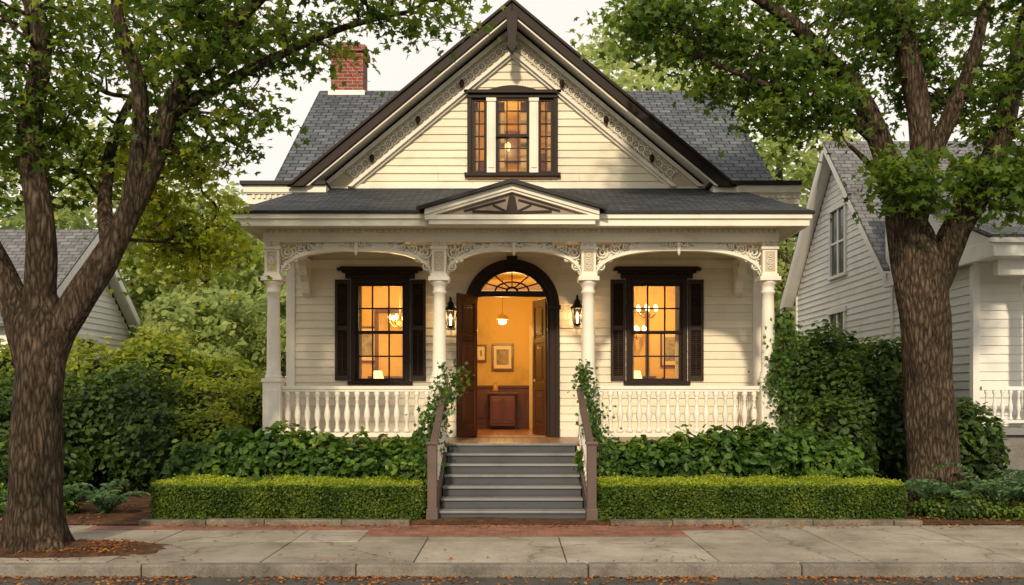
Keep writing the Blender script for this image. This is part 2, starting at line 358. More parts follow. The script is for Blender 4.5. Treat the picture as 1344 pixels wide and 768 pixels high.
# ---------------------------------------------------------------- world, sun, camera
w=bpy.data.worlds.new('World'); scene.world=w; w.use_nodes=True; nt=w.node_tree; nt.nodes.clear(); L=nt.links.new
SUN_EL=math.radians(29); SUN_AZ=math.radians(-7)
o=N(nt,'ShaderNodeOutputWorld'); bg=N(nt,'ShaderNodeBackground'); bg.inputs[1].default_value=.12
sk=N(nt,'ShaderNodeTexSky',sky_type='NISHITA'); sk.sun_disc=False; sk.sun_elevation=SUN_EL; sk.sun_rotation=math.pi-SUN_AZ; sk.dust_density=4
tc=N(nt,'ShaderNodeTexCoord'); nn=N(nt,'ShaderNodeTexNoise'); nn.inputs['Scale'].default_value=2.2; nn.inputs['Detail'].default_value=7
L(tc.outputs['Generated'],nn.inputs['Vector'])
cr=ramp(nt,[(.35,(.88,)*3),(.6,(.98,)*3)]); L(nn.outputs['Fac'],cr.inputs[0])
mx=N(nt,'ShaderNodeMix',data_type='RGBA'); L(cr.outputs[0],mx.inputs['Factor']); L(sk.outputs[0],mx.inputs['A']); mx.inputs['B'].default_value=(8.9,8.4,7.7,1)
L(mx.outputs['Result'],bg.inputs[0]); L(bg.outputs[0],o.inputs[0])
sd=bpy.data.lights.new('sun','SUN'); sd.energy=3.3; sd.angle=math.radians(3.5); sd.color=(1,.83,.58)
so=bpy.data.objects.new('sun',sd); scene.collection.objects.link(so)
dv=Vector((math.sin(SUN_AZ)*math.cos(SUN_EL),-math.cos(SUN_AZ)*math.cos(SUN_EL),math.sin(SUN_EL)))
so.rotation_euler=dv.to_track_quat('Z','Y').to_euler(); so.location=dv*40
cd=bpy.data.cameras.new('camera'); co=bpy.data.objects.new('camera',cd); scene.collection.objects.link(co); scene.camera=co
co.location=(0,-15,1.75); co.rotation_euler=(math.pi/2,0,0); cd.sensor_width=36; cd.lens=32.14; cd.shift_y=.1012; cd.clip_end=1500
def plight(name,loc,e,parent,col=(1,.68,.25),r=.06):
    l=bpy.data.lights.new(name,'POINT'); l.energy=e; l.color=col; l.shadow_soft_size=r
    q=bpy.data.objects.new(name,l); scene.collection.objects.link(q); q.location=loc; q.parent=parent

# ---------------------------------------------------------------- ground
m=MB(); m.quad((-400,-300,-.16),(400,-300,-.16),(400,500,-.16),(-400,500,-.16)); m.done('ground','grass')
m=MB(); m.quad((-120,-16,-.13),(120,-16,-.13),(120,-5.51,-.13),(-120,-5.51,-.13)); m.done('road','asphalt')
m=MB()
nx,ny=120,40
vs=[(-30+60*i/nx,-2.62+40*(j/ny)**1.6,(.012+(.05*noise.noise(Vector((i*.35,j*.5,0)))if j>0 else 0)+(.03 if j else 0))) for j in range(ny+1) for i in range(nx+1)]
m.add(vs,[(j*(nx+1)+i,j*(nx+1)+i+1,(j+1)*(nx+1)+i+1,(j+1)*(nx+1)+i) for j in range(ny) for i in range(nx)])
m.done('garden_soil','soil',smooth=True)
m=MB(); x=-30
while x<30:
    l=random.uniform(1.7,2.6); m.box(x+.004,x+l-.004,-5.52,-5.36+random.uniform(-.004,.004),-.2,.002+random.uniform(-.004,.004)); x+=l
m.done('kerb','kerb',bevel=.022)
pav=empty('sidewalk')
m=MB(); m.box(-30,30,-5.355,-2.62,-.15,-.022); m.done('joint_bed','soil',pav)
BX0,BX1=-1.85,2.2; BL,BR=-5.6,3.1
m=MB(); x=-30.2
while x<30:
    l=1.62; a0,a1=x+.006,x+l-.006
    m.box(a0,a1,-5.35,-4.0,-.12,random.uniform(-.004,.004))
    for (p,q,b) in ((a0,min(a1,BL-.01),-2.63),(max(a0,BR+.01),a1,-2.63),(max(a0,BL),min(a1,BX0-.01),-3.07),(max(a0,BX1+.01),min(a1,BR),-3.07),(max(a0,BX0-.004),min(a1,BX1+.004),-3.62)):
        if q-p>.02: m.box(p,q,-3.99,b,-.12,random.uniform(-.004,.004))
    x+=l
m.done('slabs','concrete',pav,bevel=.008)
m=MB(); m.box(BX0,BX1,-3.615,-2.67,-.12,.006); m.box(BL,BX0-.004,-3.065,-2.67,-.12,.004); m.box(BX1+.004,BR,-3.065,-2.67,-.12,.004); m.box(-1.36,1.31,-2.666,-2.4,-.12,.006); m.done('brick_landing','path',pav,bevel=.005)
m=MB(); nx,ny=40,20
vs=[]
for j in range(ny+1):
    for i in range(nx+1):
        u=i/nx*2-1; v=j/ny*2-1; rr=(abs(u)**3+abs(v)**3)**(1/3)
        ed=1+.08*noise.noise(Vector((u*4,v*4,3)))
        vs.append((-5.7+1.75*u*ed,-4.55+.62*v*ed,-.01+.10*max(0,1-rr)**.7+.02*noise.noise(Vector((u*9,v*7,1)))))
m.add(vs,[(j*(nx+1)+i,j*(nx+1)+i+1,(j+1)*(nx+1)+i+1,(j+1)*(nx+1)+i) for j in range(ny) for i in range(nx)])
m.done('tree_pit_mulch','soil',smooth=True)
def edging(x0,x1):
    m=MB(); x=x0
    while x<x1-.1:
        l=min(random.uniform(.7,1.1),x1-x); m.box(x+.005,x+l-.005,-2.66+random.uniform(-.01,.01),-2.50,-.05,.075+random.uniform(-.008,.008)); x+=l
    m.done('stone_edging','stone',bevel=.012)
edging(-5.05,-1.38); edging(1.33,5.55)

# ---------------------------------------------------------------- main house
H=empty('victorian_house')
FL=.99; WY=2.0
XL,XR=-4.16,4.60
Tf=lambda x,z,o:(x,WY-o,z)
winL=(-2.99,-1.90,2.03,3.93); winR=(2.12,3.25,2.03,3.93); door=(-.80,.80,FL,4.18)
holes=[winL,winR,door]
m=MB(); siding(m,XL,XR,FL,5.6,Tf,holes=holes)
AP=8.83; SL=.832
def gw(z):
    w_=(AP-.30-z)/SL
    return (-w_,w_) if w_>.05 else None
gwin=(-.80,.82,5.88,7.28)
siding(m,0,0,5.6,8.5,Tf,holes=[gwin],width=gw)
for X,s in ((XL,-1),(XR,1)):
    siding(m,WY,9.0,FL,5.5,lambda a,z,o,X=X,s=s:(X+s*o,a,z))
    siding(m,0,0,5.5,8.5,lambda a,z,o,X=X,s=s:(X+s*o,a,z),width=lambda z:((1.7+(z-5.55)/.755,9.3-(z-5.55)/.755) if z<8.4 else None))
m.done('clapboard_siding','siding',H)
m=MB()
for (a,b,c,d) in wallrects(XL,XR,FL,5.6,holes): m.box(a,b,WY+.003,WY+.12,c,d)
m.box(XL+.002,XL+.1,WY+.125,9,FL,5.5); m.box(XR-.1,XR-.002,WY+.125,9,FL,5.5); m.box(XL,XR,8.9,9.0,FL,5.5)
m.done('wall_core','soffit',H)
m=MB(); m.box(XL,XR,WY-.02,9,0,FL-.06); m.done('foundation','foundation',H)
m=MB()
for x0,x1 in ((XL-.03,XL+.13),(XR-.13,XR+.03)): m.box(x0,x1,WY-.045,WY+.02,FL,4.3)
m.box(XL+.14,-.90,WY-.04,WY,4.12,4.28); m.box(.90,XR-.14,WY-.04,WY,4.12,4.28)
m.box(XL+.14,-.90,WY-.05,WY,FL,FL+.16); m.box(.90,XR-.14,WY-.05,WY,FL,FL+.16)
m.done('corner_boards','trim',H,bevel=.006)
def room(name,x0,x1,y0,y1,z0,z1,wall='amber',floor='woodfloor',front=False):
    m=MB()
    m.box(x0-.05,x0,y0,y1,z0,z1); m.box(x1,x1+.05,y0,y1,z0,z1); m.box(x0,x1,y1,y1+.05,z0,z1); m.box(x0-.05,x1+.05,y0,y1+.05,z1,z1+.05)
    m.done(name+'_walls',wall,H)
    m=MB()
    k=max(1,int((x1-x0)/.11))
    for i in range(k): m.box(x0+(x1-x0)*i/k+.001,x0+(x1-x0)*(i+1)/k-.001,y0-.12,y1,z0-.05,z0+.002)
    m.done(name+'_floor',floor,H)
room('hall',-.95,.95,2.125,6.4,FL,4.25)
room('parlour',-4.05,-1.05,2.125,5.4,FL,4.25)
room('dining_room',1.05,4.48,2.125,5.4,FL,4.25)
m=MB(); m.box(-.62,.62,1.90,2.12,FL+.003,FL+.025); m.done('door_threshold','porchfloor',H,bevel=.006)
m=MB(); m.box(-.95,.40,6.33,6.395,FL,FL+.95); m.box(-.95,.40,6.30,6.395,FL+.95,FL+1.01)
for i in range(3):
    x=-.88+i*.42; m.box(x,x+.34,6.31,6.34,FL+.24,FL+.84)
m.box(-.945,-.90,2.3,6.3,FL,FL+.12); m.box(.90,.945,2.3,6.25,FL,FL+.12)
m.box(-.55,.12,5.75,6.25,FL+.80,FL+.85); m.box(-.50,.07,5.80,6.2,FL+.08,FL+.80)
for a,b in ((-.48,-.23),(-.20,.05)):
    m.box(a,b,5.785,5.80,FL+.14,FL+.74); m.box(a+.04,b-.04,5.775,5.786,FL+.20,FL+.68)
m.done('hall_sideboard','wainscot',H,bevel=.008)
m=MB(); m.lathe(-.38,6.0,[(FL+.852,.05),(FL+.90,.075),(FL+1.0,.05),(FL+1.05,.03),(FL+1.07,.045)],12); m.done('hall_vase','gold',H,True)
m=MB(); m.box(.40,.50,6.28,6.39,FL,3.25); m.box(.85,.94,6.28,6.39,FL,3.25); m.box(.40,.94,6.27,6.39,3.25,3.4); m.box(-.94,.94,6.3,6.39,4.1,4.24)
m.done('inner_door_trim','cream_in',H,bevel=.005)
m=MB(); m.box(.5,.85,6.30,6.39,FL+.02,3.25); m.done('inner_door','wainscot',H)
m=MB(); m.box(.905,.945,3.6,4.5,FL+.1,3.2); m.box(.89,.946,3.5,3.6,FL,3.3); m.box(.89,.946,4.5,4.6,FL,3.3); m.done('side_door','wainscot',H,bevel=.005)
def picture(x,y,z,w_,h_):
    m=MB(); t=.045
    m.box(x-w_/2,x+w_/2,y-.04,y,z-h_/2,z-h_/2+t); m.box(x-w_/2,x+w_/2,y-.04,y,z+h_/2-t,z+h_/2)
    m.box(x-w_/2,x-w_/2+t,y-.04,y,z-h_/2+t,z+h_/2-t); m.box(x+w_/2-t,x+w_/2,y-.04,y,z-h_/2+t,z+h_/2-t); m.done('picture_frame','wainscot',H,bevel=.004)
    m=MB(); m.box(x-w_/2+t,x+w_/2-t,y-.02,y-.005,z-h_/2+t,z+h_/2-t); m.done('picture_mat','cream_in',H)
    m=MB(); m.box(x-w_/2+.11,x+w_/2-.11,y-.026,y-.0205,z-h_/2+.13,z+h_/2-.13); m.done('picture_canvas','canvas',H)
picture(-.22,6.32,2.66,.50,.62); picture(-.72,6.32,2.75,.26,.4); picture(-3.3,5.38,2.9,.6,.8); picture(-1.9,5.38,2.8,.5,.9); picture(1.9,5.38,2.8,.7,.9); picture(3.6,5.38,2.8,.6,.8)
m=MB()
for x in (-2.55,2.55):
    m.box(x-.55,x+.55,5.1,5.38,FL,FL+1.15); m.box(x-.62,x+.62,5.06,5.38,FL+1.152,FL+1.2)
    m.box(x-.5,x-.42,5.3,5.38,FL+1.2,3.6); m.box(x+.42,x+.5,5.3,5.38,FL+1.2,3.6); m.box(x-.5,x+.5,5.29,5.38,3.6,3.7)
m.done('mirror_mantel','wainscot',H,bevel=.01)
def chandelier(x,y,z,r=.3,arms=6):
    m=MB(); m.tube([(x,y,4.22),(x,y,z)],.012,6); m.lathe(x,y,[(z-.12,.01),(z-.08,.05),(z,.07),(z+.06,.03),(z+.12,.015)],10)
    g=MB()
    for i in range(arms):
        a=2*math.pi*i/arms+.3; c,s_=math.cos(a),math.sin(a)
        m.tube([(x+c*r*t,y+s_*r*t,z-.10*math.sin(t*math.pi)+.04*t) for t in (0,.25,.5,.75,1)],.012,5)
        g.lathe(x+c*r,y+s_*r,[(z+.06,.015),(z+.09,.035),(z+.14,.04),(z+.18,.015)],8)
    m.done('chandelier_frame','gold',H,True); g.done('chandelier_bulbs','bulb',H,True)
chandelier(-2.35,4.2,3.28,.22); chandelier(2.75,3.6,3.42,.20); chandelier(2.72,4.9,3.1,.18)
m=MB(); m.tube([(-.2,4.2,4.24),(-.2,4.2,3.45)],.010,6); m.lathe(-.2,4.2,[(3.36,.13),(3.42,.12),(3.47,.03)],12); m.done('hall_pendant','gold',H)
m=MB(); m.lathe(-.2,4.2,[(3.25,.02),(3.27,.07),(3.31,.09),(3.355,.08)],12); m.done('hall_pendant_globe','bulb',H,True)
plight('hall_lamp',(-.2,4.2,3.1),90,H); plight('hall_entry_lamp',(0,2.9,3.9),20,H); plight('parlour_lamp',(-2.5,3.7,3.4),100,H); plight('dining_lamp',(2.8,3.9,3.6),100,H)
plight('parlour_table_lamp',(-2.7,3.4,FL+1.5),20,H); plight('dining_table_lamp',(2.5,3.4,FL+1.5),20,H)
for x in (-2.7,2.5):
    m=MB(); m.lathe(x,3.4,[(FL+.0,.2),(FL+.05,.2),(FL+.08,.05),(FL+.7,.05),(FL+.72,.45),(FL+.76,.45)],16); m.done('round_table','wainscot',H)
    m=MB(); m.lathe(x,3.4,[(FL+.762,.07),(FL+.8,.09),(FL+1.0,.05),(FL+1.08,.03)],12); m.done('table_lamp_base','gold',H,True)
    m=MB(); m.lathe(x,3.4,[(FL+1.08,.13),(FL+1.27,.08)],16); m.done('table_lamp_shade','lampglow',H,True)
    for dx in (-.65,.75):
        m=MB(); m.box(x+dx-.2,x+dx+.2,3.2,3.6,FL+.42,FL+.48); m.box(x+dx-.2,x+dx-.16,3.56,3.6,FL,FL+1.15); m.box(x+dx+.16,x+dx+.2,3.56,3.6,FL,FL+1.15)
        for k in range(3): m.box(x+dx-.16,x+dx+.16,3.565,3.59,FL+.62+.2*k,FL+.7+.2*k)
        m.box(x+dx-.2,x+dx-.16,3.2,3.24,FL,FL+.42); m.box(x+dx+.16,x+dx+.2,3.2,3.24,FL,FL+.42); m.done('chair','wainscot',H)
m=MB()
def curtain(x0,x1,z0,z1,y=2.26):
    n=24; vs=[];
    for i in range(n+1):
        x=x0+(x1-x0)*i/n; yy=y+.03*math.sin(i*1.5); vs+=[(x,yy,z0),(x,yy+.01*math.sin(i),z1)]
    m.add(vs,[(2*i,2*i+2,2*i+3,2*i+1) for i in range(n)])
for a,b in ((-3.05,-2.83),(-2.07,-1.85),(2.05,2.3),(3.08,3.32)): curtain(a,b,FL+.1,4.0)
m.done('curtains','curtain',H,True)

def window(x0,x1,z0,z1,cols,rows,y=WY):
    m=MB(); t=.085
    m.box(x0,x0+t,y-.06,y+.12,z0,z1); m.box(x1-t,x1,y-.06,y+.12,z0,z1); m.box(x0+t,x1-t,y-.058,y+.12,z1-t,z1); m.box(x0-.05,x1+.05,y-.11,y+.12,z0-.07,z0+.0)
    a0,a1,b0,b1=x0+t,x1-t,z0,z1-t; s=.05; mid=(b0+b1)/2
    for (c0,c1,yy) in ((b0,mid+.02,y+.045),(mid-.02,b1,y+.012)):
        m.box(a0,a0+s,yy,yy+.032,c0,c1); m.box(a1-s,a1,yy,yy+.032,c0,c1); m.box(a0+s,a1-s,yy,yy+.03,c0,c0+s); m.box(a0+s,a1-s,yy,yy+.03,c1-s,c1)
        for i in range(1,cols): x=a0+(a1-a0)*i/cols; m.box(x-.015,x+.015,yy+.004,yy+.026,c0+s,c1-s)
        for j in range(1,rows//2): z=c0+(c1-c0)*j/(rows//2); m.box(a0+s,a1-s,yy+.006,yy+.024,z-.014,z+.014)
    m.done('window_frame','brown',H,bevel=.004)
    g=MB(); g.quad((a0,y+.03,mid),(a1,y+.03,mid),(a1,y+.03,b1),(a0,y+.03,b1)); g.quad((a0,y+.062,b0),(a1,y+.062,b0),(a1,y+.062,mid),(a0,y+.062,mid)); g.done('window_glass','glass',H)
def shutter(x0,x1,z0,z1,y=WY-.03):
    m=MB(); f=.05
    m.box(x0,x0+f,y-.045,y,z0,z1); m.box(x1-f,x1,y-.045,y,z0,z1); mid=z0+(z1-z0)*.52
    for a,b in ((z0,z0+.09),(mid-.04,mid+.04),(z1-.08,z1)): m.box(x0+f,x1-f,y-.043,y,a,b)
    for a,b in ((z0+.09,mid-.04),(mid+.04,z1-.08)):
        z=a+.02
        while z<b-.02:
            m.add([(x0+f,y-.038,z),(x1-f,y-.038,z),(x1-f,y-.006,z+.032),(x0+f,y-.006,z+.032),(x0+f,y-.032,z-.006),(x1-f,y-.032,z-.006),(x1-f,y,z+.026),(x0+f,y,z+.026)],[(0,1,2,3),(7,6,5,4),(0,4,5,1),(3,2,6,7)]); z+=.04
    m.quad((x0+f,y-.003,z0+.05),(x1-f,y-.003,z0+.05),(x1-f,y-.003,z1-.05),(x0+f,y-.003,z1-.05))
    m.box((x0+x1)/2-.006,(x0+x1)/2+.006,y-.052,y-.040,z0+.12,mid-.08)
    m.done('shutter','shutter',H)
for (x0,x1,z0,z1) in (winL,winR):
    window(x0,x1,z0,z1,3,4)
    shutter(x0-.29,x0-.015,z0+.01,z1-.02); shutter(x1+.015,x1+.30,z0+.01,z1-.02)
    m=MB(); m.box(x0-.10,x1+.10,WY-.07,WY-.0,z1+.003,z1+.10); m.box(x0-.16,x1+.16,WY-.11,WY,z1+.102,z1+.14); m.box(x0-.24,x1+.24,WY-.17,WY,z1+.142,z1+.19); m.box(x0-.20,x1+.20,WY-.13,WY,z1+.192,z1+.215)
    for i in range(14):
        xx=x0-.08+(x1-x0+.16)*i/13; m.box(xx-.018,xx+.018,WY-.10,WY-.071,z1+.05,z1+.1)
    m.done('window_cornice','brown',H,bevel=.006)
gx0,gx1,gz0,gz1=gwin
room('attic',gx0-.02,gx1+.02,2.05,3.6,gz0-.05,gz1+.1,wall='atticwall')
plight('attic_lamp',(-.1,2.8,6.85),18,H); plight('attic_lamp_low',(.1,2.75,6.2),10,H)
m=MB()
m.box(gx0-.02,gx1+.02,WY-.08,WY+.06,gz1,gz1+.07)
m.box(gx0-.09,gx1+.09,WY-.14,WY+.05,gz1+.072,gz1+.13)
arc=[(gx0+.35+(gx1-gx0-.7)*i/12,gz1+.13+.085*math.sin(math.pi*i/12)) for i in range(13)]
m.strip([(a,gz1+.131) for a,_ in arc],[(a,b+.004) for a,b in arc],WY-.11,WY+.04)
m.box(gx0-.08,gx1+.08,WY-.13,WY+.06,gz0-.06,gz0)
def sash(x0,x1,z0,z1,cols,rows,y):
    t=.05
    m.box(x0,x0+t,y,y+.05,z0,z1); m.box(x1-t,x1,y,y+.05,z0,z1); m.box(x0+t,x1-t,y,y+.05,z0,z0+t); m.box(x0+t,x1-t,y,y+.05,z1-t,z1)
    for i in range(1,cols): x=x0+(x1-x0)*i/cols; m.box(x-.011,x+.011,y+.01,y+.035,z0+t,z1-t)
    for j in range(1,rows): z=z0+(z1-z0)*j/rows; m.box(x0+t,x1-t,y+.012,y+.033,z-.011,z+.011)
sash(gx0+.05,gx0+.33,gz0,gz1,2,6,WY-.02); sash(gx1-.33,gx1-.05,gz0,gz1,2,6,WY-.02)
cw0,cw1=gx0+.50,gx1-.50
sash(cw0,cw1,gz0,(gz0+gz1)/2+.02,3,3,WY+.0); sash(cw0,cw1,(gz0+gz1)/2-.02,gz1,3,3,WY-.051)
m.box(gx0-.03,gx0+.048,WY-.06,WY+.05,gz0,gz1-.001); m.box(gx1-.048,gx1+.03,WY-.06,WY+.05,gz0,gz1-.001)
m.done('gable_window_frame','brown',H,bevel=.004)
m=MB()
for a,b in ((gx0+.332,gx0+.498),(gx1-.498,gx1-.332)):
    m.box(a,b,WY-.07,WY+.05,gz0,gz1-.002); m.box(a+.03,b-.03,WY-.085,WY-.069,gz0+.1,gz1-.1); m.box(a-.01,b+.01,WY-.09,WY-.03,gz1-.07,gz1-.004)
m.done('gable_window_mullions','trim',H,bevel=.006)
g=MB(); g.quad((gx0,WY+.015,gz0),(gx1,WY+.015,gz0),(gx1,WY+.015,gz1),(gx0,WY+.015,gz1)); g.done('gable_window_glass','glass',H)
m=MB(); 
for a,b in ((gx0+.02,gx0+.16),(cw0+.03,cw0+.16),(cw1-.16,cw1-.03),(gx1-.16,gx1-.02)): curtain(a,b,gz0,gz1,2.2)
m.done('attic_curtains','curtain',H,True)
m=MB(); m.box(-.75,-.3,3.3,3.59,gz0,gz0+.55); m.box(.3,.75,3.2,3.59,gz0,gz0+.7); m.box(-.15,.18,3.4,3.59,gz0+.6,gz0+1.2); m.done('attic_bookcases','wainscot',H)
m=MB(); m.lathe(-.08,2.9,[(6.55,.02),(6.6,.06),(6.68,.05),(6.72,.02)],10); m.done('attic_bulb','lampglow',H,True)

m=MB(); c0=3.40
def arcpts(r,zc,n=28,a0=0,a1=math.pi): return [(r*math.cos(a0+(a1-a0)*i/n),zc+r*math.sin(a0+(a1-a0)*i/n)) for i in range(n+1)]
m.strip(arcpts(.70,c0),arcpts(.84,c0),WY-.10,WY+.1); m.strip(arcpts(.80,c0),arcpts(.88,c0),WY-.13,WY-.101)
m.strip(arcpts(.655,c0),arcpts(.70,c0),WY-.04,WY+.12)
for s in (-1,1):
    m.box(s*.70,s*.84,WY-.10,WY+.1,FL,c0-.002); m.box(s*.80,s*.88,WY-.13,WY-.101,FL,c0-.002); m.box(s*.655,s*.699,WY-.04,WY+.12,FL,c0-.001)
    m.box(s*.68,s*.90,WY-.15,WY-.131,c0-.05,c0+.03)
m.box(-.655,.655,WY-.03,WY+.09,3.60,3.70)
m.box(-.1,.1,WY-.16,WY-.10,c0+.80,c0+.94)
for a in (30,60,90,120,150):
    t=math.radians(a)
    m.beam((.10*math.cos(t),WY+.03,3.70+.10*math.sin(t)*.8),(.66*math.cos(t),WY+.03,3.40+.66*math.sin(t)) if a==90 else (.62*math.cos(t),WY+.03,3.70+.33*math.sin(t)*1.0),.02,.024)
m.strip([(.3*math.cos(t*math.pi/16),3.70+.16*math.sin(t*math.pi/16)) for t in range(17)],[(.33*math.cos(t*math.pi/16),3.70+.19*math.sin(t*math.pi/16)) for t in range(17)],WY+.02,WY+.04)
m.strip([(.08*math.cos(t*math.pi/16),3.702+.05*math.sin(t*math.pi/16)) for t in range(17)],[(.12*math.cos(t*math.pi/16),3.702+.09*math.sin(t*math.pi/16)) for t in range(17)],WY+.02,WY+.042)
m.done('arched_door_case','brown',H,bevel=.006)
m=MB()
for s in (-1,1):
    pts=[(s*.84*math.cos(math.pi/2*i/12),c0+.84*math.sin(math.pi/2*i/12)) for i in range(13)]
    m.prism(pts+[(0,4.26),(s*.84,4.26)],WY-.012,WY+.1)
m.done('door_spandrel','siding',H)
g=MB(); g.prism([p for p in arcpts(.66,c0,24,.46,math.pi-.46)],WY+.05,WY+.055); g.done('fanlight_glass','glass',H)
def leaf(name,h,e,z0,z1):
    hx,hy=h; ex,ey=e; d=Vector((ex-hx,ey-hy,0)); w_=d.length; d.normalize(); n=Vector((-d.y,d.x,0))
    m=MB()
    def b(u0,u1,c0_,c1_,t0,t1):
        P=[]
        for z in (c0_,c1_):
            for (u,t) in ((u0,t0),(u1,t0),(u1,t1),(u0,t1)): q=Vector((hx,hy,0))+d*u+n*t; P.append((q.x,q.y,z))
        m.add(P,[(3,2,1,0),(4,5,6,7),(0,1,5,4),(1,2,6,5),(2,3,7,6),(3,0,4,7)])
    b(0,w_,z0,z1,-.014,.014)
    f=.10; b(0,f,z0,z1,-.028,.028); b(w_-f,w_,z0,z1,-.028,.028)
    for a,c in ((z0,z0+.2),(z0+.85,z0+1.0),(z0+1.75,z0+1.85),(z1-.14,z1)): b(f,w_-f,a,c,-.0265,.0265)
    for a,c in ((z0+.2,z0+.85),(z0+1.0,z0+1.75),(z0+1.85,z1-.14)):
        b(f+.05,w_-f-.05,a+.05,c-.05,-.024,.024); b(f+.08,w_-f-.08,a+.09,c-.09,-.03,.03)
    m.done(name,'door',H,bevel=.006)
leaf('door_leaf',(-.66,1.86),(-.97,1.26),FL+.02,3.59); leaf('door_leaf_inner',(.65,2.12),(.42,2.72),FL+.02,3.59)
m=MB(); m.lathe(.44,2.64,[(2.02,.008),(2.03,.03),(2.07,.03),(2.08,.008)],10); m.lathe(-.9,1.31,[(2.02,.008),(2.03,.03),(2.07,.03),(2.08,.008)],10); m.done('door_knobs','gold',H,True)

def lantern(x,z):
    y=WY-.20
    m=MB(); m.box(x-.05,x+.05,WY-.05,WY-.027,z-.18,z+.12); m.tube([(x,WY-.04,z-.1),(x,WY-.12,z-.2),(x,y,z-.19)],.012,6); 
    m.tube([(x,WY-.04,z+.05),(x,WY-.10,z+.30),(x,y,z+.36)],.012,6)
    m.lathe(x,y,[(z-.21,.015),(z-.185,.055),(z-.17,.07),(z-.155,.07)],6)
    m.lathe(x,y,[(z+.12,.125),(z+.14,.13),(z+.19,.075),(z+.23,.055),(z+.235,.075),(z+.25,.06),(z+.31,.02),(z+.34,.026),(z+.38,.005)],6)
    for i in range(6):
        a=math.pi/3*i; m.tube([(x+.07*math.cos(a),y+.07*math.sin(a),z-.16),(x+.115*math.cos(a),y+.115*math.sin(a),z+.125)],.009,4)
    m.done('porch_lantern','black',H)
    g=MB(); g.lathe(x,y,[(z-.15,.018),(z-.06,.020),(z-.02,.024),(z+.03,.016),(z+.06,.004)],8); g.done('lantern_candle','bulb',H,True)
    g=MB()
    for i in range(6):
        a=math.pi/3*i;b=a+math.pi/3
        g.quad((x+.066*math.cos(a),y+.066*math.sin(a),z-.155),(x+.066*math.cos(b),y+.066*math.sin(b),z-.155),(x+.11*math.cos(b),y+.11*math.sin(b),z+.12),(x+.11*math.cos(a),y+.11*math.sin(a),z+.12))
    g.done('lantern_glass','glass',H)
    plight('lantern_light',(x,y-.0,z-.0),40,H,(1,.62,.26),.03)
lantern(-1.13,3.2); lantern(1.20,3.24)

m=MB()
for i in range(60):
    x=-4.25+8.85*i/60; m.box(x+.002,x+8.85/60-.002,-.38,1.96,FL-.04,FL)
m.done('porch_floor','porchfloor',H)
m=MB(); m.box(-4.22,-1.05,-.30,-.2,.1,FL-.045); m.box(1.05,4.55,-.30,-.2,.1,FL-.045)
m.box(-4.28,-1.04,-.395,-.36,FL-.18,FL-.043); m.box(1.04,4.63,-.395,-.36,FL-.18,FL-.043); m.box(-4.24,-4.16,-.3,1.9,.1,FL-.045); m.box(4.5,4.58,-.3,1.9,.1,FL-.045)
m.done('porch_skirt','trim',H)
PX=[-3.91,-1.19,1.25,4.20]
m=MB(); ml=MB()
for x in PX:
    b=.145 if abs(x)>2 else .125
    m.box(x-b,x+b,-b,b,FL+.001,2.0); m.box(x-b-.025,x+b+.025,-b-.025,b+.025,FL+.002,FL+.12); m.box(x-b-.02,x+b+.02,-b-.02,b+.02,1.98,2.04)
    m.box(x-b+.04,x+b-.04,-b-.012,-b+.001,FL+.22,1.86)
    r=.106
    ml.lathe(x,0,[(2.04,r*1.3),(2.08,r*1.35),(2.11,r*1.12),(2.14,r*1.2),(2.17,r*1.05),(2.4,r*1.07),(2.9,r*1.0),(3.3,r*.92),(3.42,r*.9),(3.44,r*1.1),(3.47,r*1.1),(3.49,r*.92),(3.56,r*1.05),(3.6,r*1.4),(3.63,r*1.45)],18)
    m.box(x-.17,x+.17,-.17,.17,3.63,3.70); m.box(x-.12,x+.12,-.12,.12,3.70,4.26); m.box(x-.145,x+.145,-.145,.145,4.14,4.19); m.box(x-.14,x+.14,-.14,.14,3.70,3.745)
m.done('porch_post_blocks','trim',H,bevel=.007); ml.done('porch_post_shafts','trim',H,True)
m=MB()
for x in PX: m.box(x-.080,x+.080,-.123,-.1195,3.78,4.11)
m.done('post_shade_panels','recess_shade',H)  # flat panels, the shade of a recess put into their colour
m=MB()
for x in PX:
    for k,(dz,rr) in enumerate(((3.94,.045),(3.94,.018),(4.04,.026),(3.85,.026))):
        m.tube([(x+rr*math.cos(t*math.pi/6),-.131,dz+rr*math.sin(t*math.pi/6)) for t in range(13)],.009,5)
    for sx in (-1,1): m.tube(spiral(x+sx*.045,4.225,.035,1.2,0,sx,-.15,12),.011,5)
m.done('post_rosettes','trim',H,True)
m=MB(); sc=MB()
def petal(cx,cz,ln,wd,ang,y,th=.02):
    lo=[];hi=[]
    n=8
    for i in range(n+1):
        t=i/n; h=wd*math.sin(math.pi*t**.8)+.002
        c_,s_=math.cos(ang),math.sin(ang)
        lo.append((cx+c_*ln*t+s_*h,cz+s_*ln*t-c_*h)); hi.append((cx+c_*ln*t-s_*h,cz+s_*ln*t+c_*h))
    sc.strip(lo,hi,y-th/2,y+th/2)
